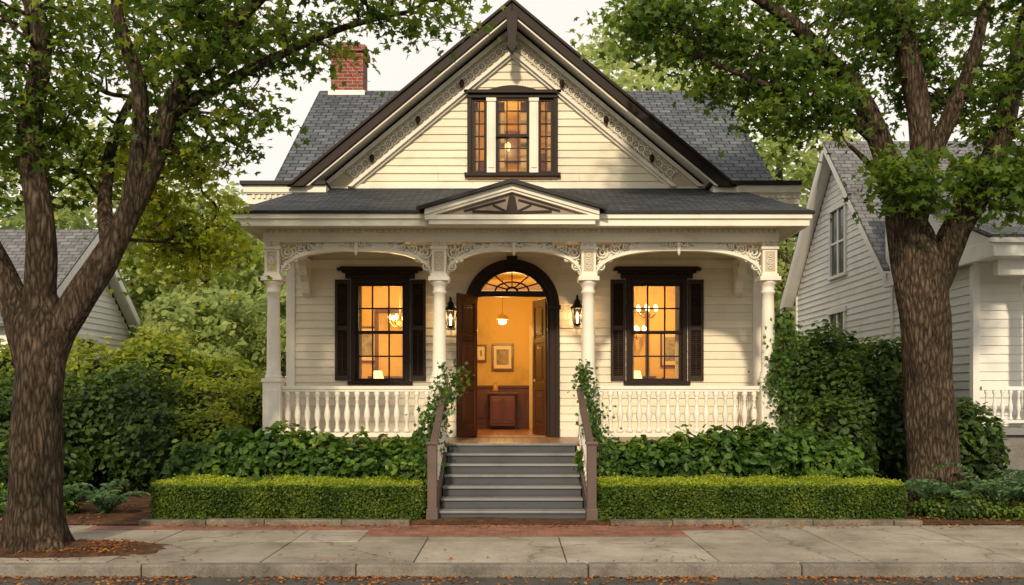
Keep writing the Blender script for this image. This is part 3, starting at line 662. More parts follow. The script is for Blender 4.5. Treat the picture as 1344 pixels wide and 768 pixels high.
for a,b in zip(PX[:-1],PX[1:]):
    a+=.12; b-=.12; c=(a+b)/2; hw=(b-a)/2; nn_=44
    f=lambda s:3.68+.46*(max(0,1-abs(s)**2.7))**(1/2.2)
    S=[-math.cos(math.pi*i/nn_) for i in range(nn_+1)]
    m.strip([(c+hw*s,f(s)) for s in S],[(c+hw*s,f(s)+.045) for s in S],-.055,.055)
    m.strip([(c+hw*s,f(s)-.014) for s in S],[(c+hw*s,f(s)-.001) for s in S],-.07,.07)
    S2=[s for s in S if abs(s)<.60]
    m.strip([(c+hw*s,f(s)+.046) for s in S2],[(c+hw*s,4.275) for s in S2],-.03,.03)
    for k in (-1,1):
        sc.tube(spiral(c+k*.09,4.235,.065,1.4,-1.2,k,-.07,20),.014,6); sc.tube(spiral(c+k*.22,4.245,.04,1.3,-1.2,k,-.07,16),.011,6)
        petal(c+k*.02,4.28,.16,.03,math.pi/2-k*.5,-.07)
    sc.lathe(c,-.07,[(4.04,.004),(4.08,.022),(4.13,.034),(4.2,.04),(4.36,.035),(4.41,.012)],8)
    for x0,dr in ((a,1),(b,-1)):
        for (dx,dz,r,tn,a0) in ((.12,4.10,.115,1.7,2.5),(.33,4.155,.09,1.6,2.2),(.51,4.195,.065,1.5,2.0),(.09,3.88,.075,1.5,3.0),(.66,4.22,.045,1.3,2.0),(.24,3.99,.05,1.3,1.0),(.43,4.11,.035,1.2,1.0)):
            sc.tube(spiral(x0+dr*dx,dz,r,tn,a0,dr,0,26),.020,6)
            sc.tube(spiral(x0+dr*dx,dz,r,tn,a0,dr,-.035,26),.014,5)
            for q in range(3):
                an=.7+q*.75
                petal(x0+dr*(dx+.25*r*math.cos(an)),dz+.25*r*math.sin(an),r*.95,.018,an if dr>0 else math.pi-an,-.02)
        sc.tube([(x0+dr*t,0,3.80+.46*(t/.7)**.55) for t in (.0,.03,.06,.1,.2,.3,.4,.5,.6,.7)],.018,6)
        petal(x0+dr*.01,3.72,.30,.03,math.pi/2-dr*.25,-.01); petal(x0+dr*.02,3.98,.42,.028,.52 if dr>0 else math.pi-.52,-.01)
m.done('porch_arches','trim',H); sc.done('porch_scrollwork','trim',H,True)
m=MB()
m.box(-4.05,4.34,-.13,.13,4.28,4.47); m.box(-4.05,4.34,-.15,.149,4.26,4.279); m.box(-4.04,-3.78,.131,1.95,4.28,4.46); m.box(4.07,4.33,.131,1.95,4.28,4.46)
n=90
for i in range(n):
    x=-4.0+8.3*i/(n-1); m.box(x-.022,x+.022,-.165,-.131,4.41,4.465)
m.done('porch_beam','trim',H,bevel=.004)
m=MB(); m.box(-4.30,4.65,-.56,2.0,4.47,4.50); m.done('porch_ceiling','soffit',H)
m=MB(); m.box(-4.34,4.69,-.60,-.562,4.43,4.60); m.box(-4.37,4.72,-.64,-.601,4.54,4.62)
for s,X in ((-1,-4.34),(1,4.69)): m.box(X-(.0 if s<0 else .038),X+(.038 if s<0 else 0),-.56,1.99,4.43,4.60)
m.done('porch_cornice','trim',H,bevel=.008)
m=MB()
m.quad((-4.40,-.67,4.655),(4.75,-.67,4.655),(4.1,2.02,5.62),(-3.78,2.02,5.62)); m.quad((-4.40,2.02,4.655),(-4.40,-.67,4.655),(-3.78,2.02,5.62)); m.quad((4.75,-.67,4.655),(4.75,2.02,4.655),(4.1,2.02,5.62))
m.done('porch_roof','proof',H)
m=MB(); m.box(-4.40,4.75,-.68,-.60,4.622,4.662); m.box(-4.41,-4.34,-.6,2.0,4.622,4.65); m.box(4.69,4.76,-.6,2.0,4.622,4.65); m.done('porch_drip_edge','dkmetal',H)
pa,pz,pw=5.06,4.66,1.36
m=MB()
for s in (-1,1):
    for (o1,o2,y0,y1) in ((.0,.09,-.80,-.70),(.085,.13,-.77,-.70)):
        m.prism([(0,pa-o1),(s*(pw),pz-o1),(s*(pw),pz-o2),(0,pa-o2)],y0,y1)
m.box(-1.36,1.36,-.78,-.65,4.50,4.575); m.box(-1.30,1.30,-.75,-.65,4.43,4.499)
m.done('pediment_cornice','trim',H,bevel=.005)
m=MB(); m.prism([(-1.22,4.58),(1.22,4.58),(0,4.95)],-.70,-.66); m.done('pediment_tympanum','tymp',H)
m=MB()
for s in (-1,1):
    m.beam((s*.08,-.715,4.62),(s*.62,-.715,4.64),.02,.035); m.beam((s*.1,-.715,4.82),(s*.75,-.715,4.645),.02,.025)
    m.beam((0,-.715,4.6),(s*.30,-.715,4.74),.02,.022)
m.prism([(-.10,4.585),(.10,4.585),(.05,4.86),(0,4.9),(-.05,4.86)],-.73,-.70); m.done('pediment_ornament','brown',H)
m=MB()
for s in (-1,1):
    m.quad((0,-.88,pa+.05),(s*(pw+.1),-.88,pz+.02),(s*(pw+.1),-.55,pz+.02),(0,.85,pa+.05)) 
m.done('pediment_roof','proof',H)
m=MB()
for s in (-1,1): m.prism([(0,pa+.055),(s*(pw+.12),pz+.02),(s*(pw+.12),pz-.03),(0,pa-.005)],-.885,-.80)
m.done('pediment_drip_edge','dkmetal',H)

m=MB()
for s,X in ((-1,-4.30),(1,4.75)):
    m.quad((X,1.50,5.60),(s*3.86,1.50,5.60),(s*.28,5.5,8.60),(X,5.5,8.60))
m.quad((-4.30,9.5,5.58),(4.75,9.5,5.58),(4.75,5.5,8.60),(-4.30,5.5,8.60))
for s in (-1,1):
    m.quad((0,1.32,AP+.03),(s*3.97,1.32,AP+.03-SL*3.97),(s*3.97,2.2,AP+.03-SL*3.97),(s*.29,5.6,AP+.03-SL*.29),(0,5.6,AP+.03))
m.done('main_roof','roof',H)
m=MB()
for X in (-4.32,4.70):
    m.prism([(1.5,5.595),(5.5,8.595),(5.5,8.45),(1.5,5.45)],X,X+.06,'x'); m.prism([(9.5,5.575),(5.5,8.595),(5.5,8.45),(9.5,5.43)],X,X+.06,'x')
def band(o1,o2,y0,y1,zb,mb):
    for s in (-1,1):
        a1=AP-o1/.769; a2=AP-o2/.769; mb.prism([(0,a1),(s*(a1-zb)/SL,zb),(s*(a2-zb)/SL,zb),(0,a2)],y0,y1)
band(-.02,.18,1.32,1.42,5.50,m); band(-.022,.03,1.28,1.319,5.52,m)
m.done('rake_boards','brown',H,bevel=.01)
m=MB(); band(.10,.13,1.421,1.98,5.52,m); band(.181,.215,1.36,1.42,5.52,m)
band(.52,.58,1.86,1.972,5.62,m); band(.20,.27,1.86,1.972,5.62,m); band(.58,.62,1.92,1.972,5.62,m)
m.done('rake_frieze','trim',H,bevel=.004)
m=MB(); band(.272,.518,1.935,1.972,5.64,m); m.done('rake_frieze_shade','recess_shade',H)  # backing band painted as the shadow behind the lace
m=MB()
for s in (-1,1):
    ux,uz=s*.769,-.640; nx_,nz_=-s*.640,-.769
    P2=lambda t,o_:(ux*t+nx_*o_,1.92,AP+uz*t+nz_*o_)
    for i in range(33):
        t=.50+i*.14
        if P2(t,.5)[2]<5.72: continue
        m.tube([P2(t+.068*math.cos(k*math.pi/5),.395+.068*math.sin(k*math.pi/5)) for k in range(11)],.016,5)
        m.tube([P2(t+.026*math.cos(k*math.pi/3),.395+.026*math.sin(k*math.pi/3)) for k in range(7)],.013,4)
        for dd in (-1,1):
            m.tube([P2(t+.07+.03*math.cos(k*math.pi/3),.395+dd*.08+.026*math.sin(k*math.pi/3)) for k in range(7)],.013,4)
m.done('rake_lacework','trim',H,True)
m=MB()
m.prism([(-.11,8.62),(.11,8.62),(.07,8.1),(.10,8.02),(0,7.9),(-.10,8.02),(-.07,8.1)],1.30,1.50)
for s in (-1,1):
    for t in (1.55,2.6,3.7):
        cx,cz=s*.769*t-s*.64*.42,AP-.64*t-.769*.42
        m.lathe(cx,1.84,[(cz-.09,.01),(cz-.07,.025),(cz-.03,.042),(cz+.02,.048),(cz+.06,.03)],8)
m.done('gable_pendants','brown',H)
m=MB(); d2=MB(); e2=MB()
for a,b in ((-4.84,-3.35),(3.62,5.20)):
    m.box(a+.06,b,1.52,2.5,5.22,5.42); m.box(a,b,1.46,2.5,5.42,5.55); m.box(a+.03,b,1.48,2.5,5.40,5.421)
    d2.box(a-.05,b,1.40,2.6,5.552,5.62)
    k=a+.15
    while k<b: m.box(k,k+.05,1.49,1.519,5.32,5.39); k+=.1
# scroll brackets under the return eaves
for x,dr in ((-4.22,-1),(4.66,1)):
    m.prism([(1.98,5.22),(1.60,5.22),(1.64,5.12),(1.80,5.02),(1.90,4.84),(1.98,4.78)],x-.05,x+.05,'x')
    e2.tube(spiral(x+dr*.22,5.10,.10,1.6,2.5,-dr,1.62,24),.020,6); e2.tube(spiral(x+dr*.40,5.16,.055,1.5,2.5,-dr,1.62,20),.015,6)
e2.done('eave_scrolls','trim',H,True)
m.done('cornice_returns','trim',H,bevel=.006)
m=MB(); m.box(-4.84,-4.1,2.51,9.4,5.40,5.55); m.box(4.55,5.20,2.51,9.4,5.40,5.55); m.done('side_eaves','trim',H)
d2.box(-4.89,-4.2,2.605,9.4,5.552,5.60); d2.box(4.65,5.25,2.605,9.4,5.552,5.60); d2.done('return_caps','dkmetal',H)
m=MB(); m.box(-3.75,3.85,WY-.06,WY-.028,5.60,5.68); m.done('gable_base_board','trim',H)
m=MB()
for x in (-3.80,4.18):
    m.prism([(1.97,4.27),(1.45,4.27),(1.45,4.18),(1.55,4.12),(1.62,3.95),(1.78,3.85),(1.84,3.65),(1.97,3.58)],x-.07,x+.07,'x'); m.box(x-.1,x+.1,1.40,1.96,4.20,4.262)
    m.tube([(x-.08,1.66+.07*math.cos(t*.6),4.08+.07*math.sin(t*.6)) for t in range(11)],.012,5)
m.done('wall_corbels','trim',H,bevel=.008)
m=MB(); m.box(-4.03,-3.32,5.35,6.0,7.6,9.42); m.box(-4.09,-3.26,5.29,6.06,9.42,9.56); m.box(-4.06,-3.29,5.32,6.03,9.30,9.36); m.done('chimney','brick',H,bevel=.006)
m=MB(); m.box(-3.95,-3.40,5.42,5.93,9.56,9.66); m.done('chimney_cap','stone',H); 
m=MB(); m.prism([(5.28,8.42),(5.28,8.54),(6.05,8.70),(6.05,8.3)],-4.08,-3.27,'x'); m.done('chimney_flashing','white',H)
def balprof(z0,z1,r):
    h=z1-z0; P=[(0,1.1),(.08,1.1),(.1,.6),(.14,.8),(.2,.55),(.28,.75),(.42,1.15),(.52,1.0),(.66,.6),(.78,.5),(.82,.8),(.86,.55),(.92,1.0),(1,1.05)]
    return [(z0+h*a,r*b) for a,b in P]
m=MB(); ml=MB()
for a,b in ((PX[0]+.15,PX[1]-.13),(PX[2]+.13,PX[3]-.15)):
    m.box(a,b,-.06,.06,1.86,1.915); m.box(a,b,-.045,.045,1.82,1.859); m.box(a,b,-.045,.045,1.08,1.15)
    k=int((b-a)/.155)
    for i in range(k): ml.lathe(a+(b-a)*(i+.5)/k,0,balprof(1.15,1.82,.047),10)
for X in (PX[0],PX[3]):
    m.box(X-.05,X+.05,.15,1.93,1.86,1.915); m.box(X-.04,X+.04,.15,1.93,1.08,1.15)
    for i in range(12): ml.lathe(X,.2+1.68*(i+.5)/12,balprof(1.15,1.86,.040),8)
m.done('porch_rails','trim',H,bevel=.006); ml.done('porch_balusters','trim',H,True)
m=MB(); r_=MB(); nst=7; rise=FL/nst; run=.305
for i in range(nst):
    zt=FL-rise*i; yf=-.36-run*i; hw=1.02 if i<nst-1 else 1.22
    r_.box(-hw+.01,hw-.01,yf-.02 if i==0 else yf+.004,yf+.30 if i else yf+.02,zt-rise-(.03 if i==nst-1 else 0)+.001,zt-.035)
    m.box(-hw-.0,hw+.0,yf-.045 if i==0 else yf-.028,yf+run-.03 if i else yf+.03,zt-.034,zt+(.004 if i==0 else 0))
m.done('stair_treads','tread',H,bevel=.008); r_.done('stair_risers','riser',H)
m=MB()
for s in (-1,1):
    m.prism([(-.32,.88),(-.32,.1),(-.6,.0),(-2.42,.0),(-2.42,.30)],s*1.06-.03,s*1.06+.03,'x')
m.done('stair_stringers','taupe',H,bevel=.005)
m=MB(); ml=MB(); mw=MB()
for s in (-1,1):
    x=s*1.10
    m.beam((x,-.10,1.86),(x,-2.30,1.03),.10,.055); m.beam((x,-.12,1.80),(x,-2.30,.97),.06,.05)
    m.box(x-.065,x+.065,-2.44,-2.30,.0,1.08); m.box(x-.085,x+.085,-2.46,-2.28,1.08,1.12); m.box(x-.08,x+.08,-2.455,-2.285,.0,.2)
    mw.beam((x,-.12,1.14),(x,-2.3,.33),.05,.07)
    for i in range(14):
        t=(i+.5)/14; y=-.15-2.12*t; zt=1.80-.82*t; ml.lathe(x,y,balprof(zt-.68,zt,.034),8)
m.done('stair_handrail','taupe',H,bevel=.008); ml.done('stair_balusters','trim',H,True); mw.done('stair_bottom_rail','trim',H)

# ---------------------------------------------------------------- neighbour houses
def neighbour(name,X,s,y0,y1,ez,pk,depth,front_y,mat):
    E=empty(name); m=MB(); ym=(y0+y1)/2; k=(pk-ez)/((y1-y0)/2)
    T=lambda a,z,o:(X-s*o,a,z)
    up=[(ym-.55,ym+.45,4.9,6.6)] if pk>7.5 else []
    wn=up+[(ym-.5,ym+.5,2.2,min(3.9,ez-.3))]
    siding(m,y0,y1,.6,ez,T,.16,holes=wn)
    siding(m,0,0,ez,pk-.1,T,.16,holes=up,width=lambda z:((y0+(z-ez)/k,y1-(z-ez)/k) if (y1-y0)/2-(z-ez)/k>.05 else None))
    Tfr=lambda a,z,o:(a,y0-o,z)
    siding(m,min(X,X+s*depth),max(X,X+s*depth),.6,ez,Tfr,.16)
    m.done('clapboards',mat,E)
    m=MB(); m.prism([(y0,.0),(y1,.0),(y1,ez),(ym,pk-.05),(y0,ez)],X+s*.03,X+s*depth,'x'); m.done('wall_core',mat,E)
    m=MB(); ov=.35
    for sg in (-1,1):
        yy=ym+sg*((y1-y0)/2+ov); zz=ez-k*ov
        m.prism([(ym,pk+.14),(yy,zz+.14),(yy,zz+.08),(ym,pk+.08)],X-s*.4,X+s*(depth+.4),'x')
    m.done('shingle_roof','nroof',E)
    m=MB()
    for sg in (-1,1):
        yy=ym+sg*((y1-y0)/2+ov); zz=ez-k*ov
        m.prism([(ym,pk+.078),(yy,zz+.078),(yy,zz-.16),(ym,pk-.16)],X-s*.40,X-s*.34,'x')
        m.prism([(ym,pk+.078),(yy,zz+.078),(yy,zz+.03),(ym,pk+.03)],X-s*.339,X+s*.0,'x')
    for a in (y0,y1-.14): m.box(X-s*.05,X+s*.02,a,a+.14,.6,ez-.05)
    for (a,b,c,d) in wn:
        m.box(X-s*.07,X+s*.03,a-.1,a,c,d); m.box(X-s*.07,X+s*.03,b,b+.1,c,d); m.box(X-s*.09,X+s*.03,a-.16,b+.16,d,d+.14); m.box(X-s*.10,X+s*.03,a-.14,b+.14,c-.08,c)
        m.box(X-s*.05,X+s*.0,(a+b)/2-.04,(a+b)/2+.04,c,d); m.box(X-s*.045,X+s*.0,a,b,(c+d)/2-.03,(c+d)/2+.03)
    m.done('white_trim',mat,E,bevel=.006)
    m=MB()
    for (a,b,c,d) in wn: m.box(X-s*.012,X+s*.028,a,b,c,d)
    m.done('window_panes','darkglass',E)
    return E
NR=neighbour('white_clapboard_house',8.5,1,5.3,12.3,4.75,8.25,8,5.3,'white')
m=MB(); siding(m,1.7,5.3,.6,4.5,lambda a,z,o:(8.5-o,a,z),.16); siding(m,8.5,16,.6,4.5,lambda a,z,o:(a,1.7-o,z),.16,holes=[(10.2,11.3,2.0,4.0)])
m.done('wing_clapboards','white',NR)
m=MB(); m.prism([(1.73,0),(5.28,0),(5.28,5.9),(1.73,4.6)],8.53,16,'x'); m.done('wing_core','white',NR)
m=MB(); m.prism([(.5,4.50),(5.28,6.35),(5.28,6.29),(.5,4.44)],8.15,16.3,'x'); m.done('wing_roof','nroof',NR)
m=MB(); m.box(8.2,16.2,.56,.66,4.14,4.42); m.box(8.2,8.3,.66,5.2,4.14,4.42); m.box(8.3,16.2,.66,1.66,4.2,4.24); m.box(8.45,16,.9,1.05,3.86,4.14); m.box(8.1,16.2,.48,.56,4.36,4.44)
m.prism([(.66,4.43),(5.2,6.2),(5.2,4.3),(.66,4.3)],8.25,8.29,'x')
for x in (9.1,11.2,13.5): m.box(x-.11,x+.11,.87,1.09,1.2,3.9); m.box(x-.15,x+.15,.83,1.13,3.7,3.82); m.box(x-.14,x+.14,.84,1.12,1.2,1.5)
m.box(8.2,16,.95,1.03,1.85,1.92); m.box(8.2,16,.96,1.02,1.28,1.33); m.box(8.35,8.47,1.55,1.69,.6,4.5)
m.done('porch_trim','white',NR,bevel=.006)
m=MB()
for i in range(50): m.lathe(8.3+i*.14,.99,balprof(1.33,1.85,.035),8)
m.done('porch_balusters','white',NR,True)
m=MB(); m.box(8.1,16,.8,1.72,1.08,1.2); m.done('porch_deck','tread',NR)
m=MB(); m.box(8.2,16,.9,1.7,0,1.08); m.done('porch_base','foundation',NR)
NL=neighbour('white_gabled_house',-11.0,-1,5.5,11.5,3.5,5.9,8,5.5,'white')

# ---------------------------------------------------------------- trees
def tree(name,limbs,ells,leafsize,per,clr,seed=1):
    E=empty(name); lr=np.random.default_rng(seed)
    t=MB(); b=MB(); nodes=[]
    for k,(P,R,fl) in enumerate(limbs):
        pp,rr=catmull(P,R,8)
        (t if fl else b).tube(pp,rr,44 if fl else 18,.12 if fl else .16,flare=(.75,.28) if fl else None)
        if not fl: nodes+=[(p,r) for p,r in zip(pp[3:],rr[3:])]
    t.done('trunk','bark',E,True)
    NP=np.array([tuple(p) for p,_ in nodes]); NRr=np.array([r for _,r in nodes])
    pts={};tones={}
    for (c,r,n,lm,dens) in ells:
        for i in range(n):
            d=lr.normal(size=3); d/=np.linalg.norm(d); q=lr.uniform(.15,1)**.5
            cc=np.array(c)+d*q*np.array(r)
            dist=np.linalg.norm(NP-cc,axis=1)+np.maximum(0,NP[:,2]-cc[2]+.1)*1.5; j=int(np.argmin(dist))
            p0=NP[j]; ln=np.linalg.norm(cc-p0)
            if ln>.15:
                midp=(p0+cc)/2+lr.normal(size=3)*.10*ln+np.array([0,0,.12*ln]); 
                pp,rr=catmull([p0,p0*.6+midp*.4+lr.normal(size=3)*.04*ln,midp,cc],[min(NRr[j]*.6,.012+.018*ln),.010+.013*ln,.008+.008*ln,.004],4)
                b.tube(pp,rr,6)
                NP=np.vstack([NP,[tuple(x) for x in pp[4:-3:2]]]); NRr=np.concatenate([NRr,rr[4:-3:2]])
            cl=clr*lr.uniform(.6,1.3); m_=int(per*dens*lr.uniform(.5,1.3))
            g=lr.normal(size=(m_,3))*np.array([1,1,.5])*cl*.5
            g[:,2]-=.25*(g[:,0]**2+g[:,1]**2)/cl
            pts.setdefault(lm,[]).append(cc+g); tones.setdefault(lm,[]).append(np.full(m_,lr.uniform(0,1))*.7+np.clip(g[:,2]/cl+.5,0,1)*.4)  # random per clump, plus top light painted as lighter upper leaves
            for _ in range(3):
                e=cc+g[lr.integers(m_)]; b.tube([cc,(cc+e)/2+lr.normal(size=3)*.02,e],[.005,.004,.002],4)
    b.done('limbs','bark',E,True)
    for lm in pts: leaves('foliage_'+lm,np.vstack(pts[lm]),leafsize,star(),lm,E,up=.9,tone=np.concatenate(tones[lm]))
    return E
y=-4.6
tree('maple_tree',[
 ([(-5.43,y,-.06),(-5.43,y,.25),(-5.42,y,.8),(-5.40,y,1.5),(-5.36,y,2.10),(-5.32,y,2.5),(-5.30,y,2.8),(-5.3,y,3.05)],[.32,.295,.275,.255,.255,.25,.17,.04],True),
 ([(-5.33,y,1.95),(-5.20,y,2.4),(-4.98,y,2.75),(-4.62,y+.1,3.4),(-4.22,y+.2,4.35),(-3.83,y+.15,5.3),(-3.22,y+.1,6.0),(-2.4,y,6.7),(-1.6,y,7.3)],[.18,.20,.18,.15,.135,.11,.08,.06,.03],False),
 ([(-5.38,y,1.95),(-5.36,y,2.8),(-5.30,y-.1,3.65),(-5.43,y-.1,4.7),(-5.25,y-.2,5.7),(-5.5,y-.2,6.8),(-5.4,y,8.2)],[.20,.18,.15,.13,.11,.08,.04],False),
 ([(-5.42,y,1.95),(-5.55,y,2.5),(-5.78,y+.1,3.0),(-6.1,y+.1,3.65),(-6.6,y+.2,4.7),(-7.1,y+.1,5.8),(-7.4,y,7.2)],[.18,.19,.16,.14,.12,.09,.04],False),
 ([(-4.42,y+.15,3.9),(-4.28,y+.1,4.6),(-4.25,y,5.3),(-4.5,y,6.2),(-4.4,y,7.4)],[.11,.10,.085,.065,.03],False),
 ([(-3.95,y+.15,5.0),(-3.5,y+.3,5.35),(-2.8,y+.4,5.75),(-2.0,y+.4,6.1),(-1.2,y+.4,6.3)],[.08,.065,.05,.035,.02],False),
 ([(-4.62,y+.1,3.4),(-4.85,y+.5,4.1),(-4.9,y+.9,5.0),(-4.6,y+1.2,5.9)],[.10,.085,.06,.03],False),
 ],[((-4.5,y+.3,5.95),(2.1,1.5,1.0),78,'leafL',1),((-2.7,y+.2,6.45),(1.5,1.1,.65),40,'leafL',1),((-1.25,y+.4,6.40),(.8,.7,.25),15,'leafL',.9),
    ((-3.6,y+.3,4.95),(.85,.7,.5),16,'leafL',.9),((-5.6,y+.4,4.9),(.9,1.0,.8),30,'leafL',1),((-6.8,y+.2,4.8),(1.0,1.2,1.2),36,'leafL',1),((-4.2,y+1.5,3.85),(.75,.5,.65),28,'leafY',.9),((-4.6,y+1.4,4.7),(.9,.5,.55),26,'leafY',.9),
    ((-5.4,y,7.3),(2.0,1.4,.5),16,'leafL',.8)],.128,60,.42,seed=3)
y=-.8
tree('maple_tree',[
 ([(6.58,y,-.06),(6.58,y,.3),(6.54,y,.9),(6.50,y,1.6),(6.44,y,2.6),(6.38,y,3.3),(6.32,y,3.8),(6.3,y,4.3),(6.3,y,4.6)],[.43,.405,.375,.365,.36,.385,.37,.22,.05],True),
 ([(6.30,y,2.9),(6.18,y,3.7),(6.06,y,4.4),(5.88,y,5.2),(5.45,y,6.3),(4.83,y-.1,7.0),(4.12,y-.2,7.6),(3.2,y-.3,8.1)],[.25,.27,.23,.19,.15,.12,.09,.04],False),
 ([(6.15,y,4.0),(6.28,y-.2,5.4),(6.10,y-.2,6.9),(5.95,y-.1,8.0),(5.8,y,9.5)],[.20,.18,.15,.12,.05],False),
 ([(6.42,y,2.9),(6.58,y,3.6),(6.84,y-.1,4.3),(7.30,y-.2,5.2),(7.65,y-.2,6.4),(8.0,y,7.7),(8.3,y,9.0)],[.24,.25,.22,.18,.15,.11,.05],False),
 ([(6.3,y-.2,5.2),(6.7,y-.3,6.1),(6.98,y-.3,6.8),(7.3,y-.2,7.9)],[.14,.12,.10,.06],False),
 ([(5.80,y,5.6),(5.2,y-.1,6.05),(4.5,y-.3,6.25),(3.7,y-.4,6.5),(2.9,y-.4,6.85)],[.11,.085,.06,.045,.025],False),
 ([(6.0,y,4.7),(5.5,y-.3,5.2),(5.0,y-.6,5.5)],[.08,.05,.025],False),
 ],[((2.6,y-.1,7.35),(1.15,1.0,.70),44,'leafR',1),((5.0,y+.3,7.7),(1.9,1.5,.75),62,'leafR',1),((7.4,y+.3,7.2),(1.3,1.5,1.4),66,'leafR',1),
    ((4.6,y-.3,6.15),(.95,.7,.35),24,'leafR',.9),((5.9,y-.7,4.95),(.75,.5,.5),18,'leafR',.9),((7.4,y-.6,4.9),(.8,.6,.55),24,'leafR',1),((7.9,y-.3,5.6),(.8,.9,.7),20,'leafR',1),
    ((6.2,y,8.9),(2.0,1.5,.5),18,'leafR',.8),((3.9,y+.2,6.9),(1.4,.9,.5),26,'leafR',.9)],.155,60,.5,seed=5)

def bgtree(x,y_,h,r,n,mat='bgleaf',size=.26):
    E=empty('background_tree'); t=MB(); pp,rr=catmull([(x,y_,0),(x+.2,y_,h*.35),(x-.1,y_,h*.7),(x,y_,h*.95)],[.3,.24,.15,.04],5); t.tube(pp,rr,10,.1)
    P=[];T_=[];O=[]
    for i in range(int(n/60)):
        d=rng.normal(size=3); d/=np.linalg.norm(d); q=rng.uniform(.3,1)**.5
        c=np.array([x,y_,h*.58])+d*q*np.array([r,r,h*.42]); k=60
        g=rng.normal(size=(k,3))*np.array([.5,.5,.3])*r*.24; P.append(c+g); T_.append(np.full(k,rng.uniform(0,1))); O.append(np.tile(d,(k,1)))
        if i%6==0: t.tube([(x,y_,max(1,c[2]-1.2)),tuple(c)],[.06,.02],5)
    t.done('trunk','bark',E,True); leaves('foliage',np.vstack(P),size,oval(.35),mat,E,up=.7,out=np.vstack(O),outk=.5,tone=np.concatenate(T_))
bgtree(-10.5,16,9.0,3.0,7500); bgtree(-7.4,19,8.4,2.7,7000); bgtree(-14.5,20,12,4,8000); bgtree(-6.0,12,5.4,1.6,4500,size=.2); bgtree(-8.8,11,5.0,1.8,4500,size=.2)
bgtree(9.6,17.5,12,3.0,8000); bgtree(5.2,20,16.5,4.2,10000); bgtree(13,22,13,4,6000); bgtree(-17,13,11,4,5000)
E=empty('background_treeline')
P=[];T_=[]
for i in range(240):
    c=np.array([rng.uniform(-45,45),rng.uniform(32,42),rng.uniform(.5,6.5)]); g=rng.normal(size=(45,3))*np.array([1.3,1.2,.8]); P.append(c+g); T_.append(np.full(45,rng.uniform()))
leaves('foliage',np.vstack(P),.6,oval(.4),'bgleaf',E,tone=np.concatenate(T_))

# ---------------------------------------------------------------- shrubs and hedges
def hedge(name,x0,x1,y0,y1,z1,n):
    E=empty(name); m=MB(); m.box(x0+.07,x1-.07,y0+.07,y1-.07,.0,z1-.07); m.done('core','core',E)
    def bump(p): return .06*np.array([noise.noise(Vector(q)*2.3)+.5*noise.noise(Vector(q)*6) for q in p])
    A=[((x1-x0)*z1,'f'),((x1-x0)*(y1-y0),'t'),((y1-y0)*z1,'l'),((y1-y0)*z1,'r'),((x1-x0)*z1*.5,'b')]; tot=sum(a for a,_ in A)
    for grp,mat in ((('t',),'box'),(('f','l','r','b'),'boxdk')):  # tops get the painted-lit leaf, sides the painted-shaded one
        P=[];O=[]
        for a,k in A:
            if k not in grp: continue
            c=int(n*a/tot); u=rng.uniform(0,1,c); v=rng.uniform(0,1,c)
            if k=='f': p=np.stack([x0+(x1-x0)*u,np.full(c,y0),.03+(z1-.03)*v],1); o_=(0,-1,0)
            if k=='b': p=np.stack([x0+(x1-x0)*u,np.full(c,y1),z1*v],1); o_=(0,1,0)
            if k=='t': p=np.stack([x0+(x1-x0)*u,y0+(y1-y0)*v,np.full(c,z1)],1); o_=(0,0,1)
            if k=='l': p=np.stack([np.full(c,x0),y0+(y1-y0)*u,z1*v],1); o_=(-1,0,0)
            if k=='r': p=np.stack([np.full(c,x1),y0+(y1-y0)*u,z1*v],1); o_=(1,0,0)
            o_=np.array(o_,float); bb=bump(p)+rng.normal(size=c)*.018-.01+(rng.uniform(0,1,c)<.02)*rng.uniform(.02,.06,c)
            e=.10
            cen=np.clip(p,[x0+e,y0+e,-1],[x1-e,y1-e,z1-e]); dd=p-cen; ln=np.linalg.norm(dd,axis=1)[:,None]+1e-6
            dd/=ln; p=cen+dd*np.minimum(ln,e*1.05)+dd*bb[:,None]
            P.append(p); O.append(dd)
        P=np.vstack(P); tn=np.array([noise.noise(Vector(q)*2.3)*.8+.5 for q in P])
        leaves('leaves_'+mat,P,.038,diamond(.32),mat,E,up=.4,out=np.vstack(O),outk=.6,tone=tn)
hedge('boxwood_hedge',-4.98,-1.24,-2.48,-1.40,.54,50000)
hedge('boxwood_hedge',1.20,5.42,-2.48,-1.40,.54,54000)
def shrub(name,ells,n,size,mat,shape=None,core=True,up=.6,outk=.9,shell=.75):
    E=empty(name); P=[];O=[];T_=[]; vol=[r[0]*r[2]+r[0]*r[1] for _,r in ells]
    m=MB()
    for (c,r),v in zip(ells,vol):
        k=int(n*v/sum(vol)); p,d=inell(c,r,k,shell)
        nz=np.array([noise.noise(Vector(q)*2.2)+.5*noise.noise(Vector(q)*5.5) for q in p]); p=p+d*(nz*.30*min(r))[:,None]+rng.normal(size=p.shape)*.04
        ok=p[:,2]>.02; P.append(p[ok]); O.append(d[ok]); T_.append((nz[ok]*.7+.35+.35*np.clip(d[ok,2],-1,1)))  # painted light and shade: upper leaves lighter, hollows darker
        if core:
            prof=[(c[2]+r[2]*.68*math.sin(a),max(.01,math.cos(a))*1) for a in np.linspace(-1.5,1.5,9)]
            k0=len(m.v); m.lathe(0,0,prof,12)
            for i in range(k0,len(m.v)): a=m.v[i]; m.v[i]=(c[0]+a[0]*r[0]*.68,c[1]+a[1]*r[1]*.68,max(.0,a[2]))
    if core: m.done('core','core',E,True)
    leaves('leaves',np.vstack(P),size,shape or oval(.3),mat,E,up=up,out=np.vstack(O),outk=outk,tone=np.concatenate(T_))
    return E
def row(xs,y_,zt,r=.55):
    return [((x,y_+random.uniform(-.1,.1),z*.55),(r,.5,z*.5)) for x,z in zip(xs,zt)]
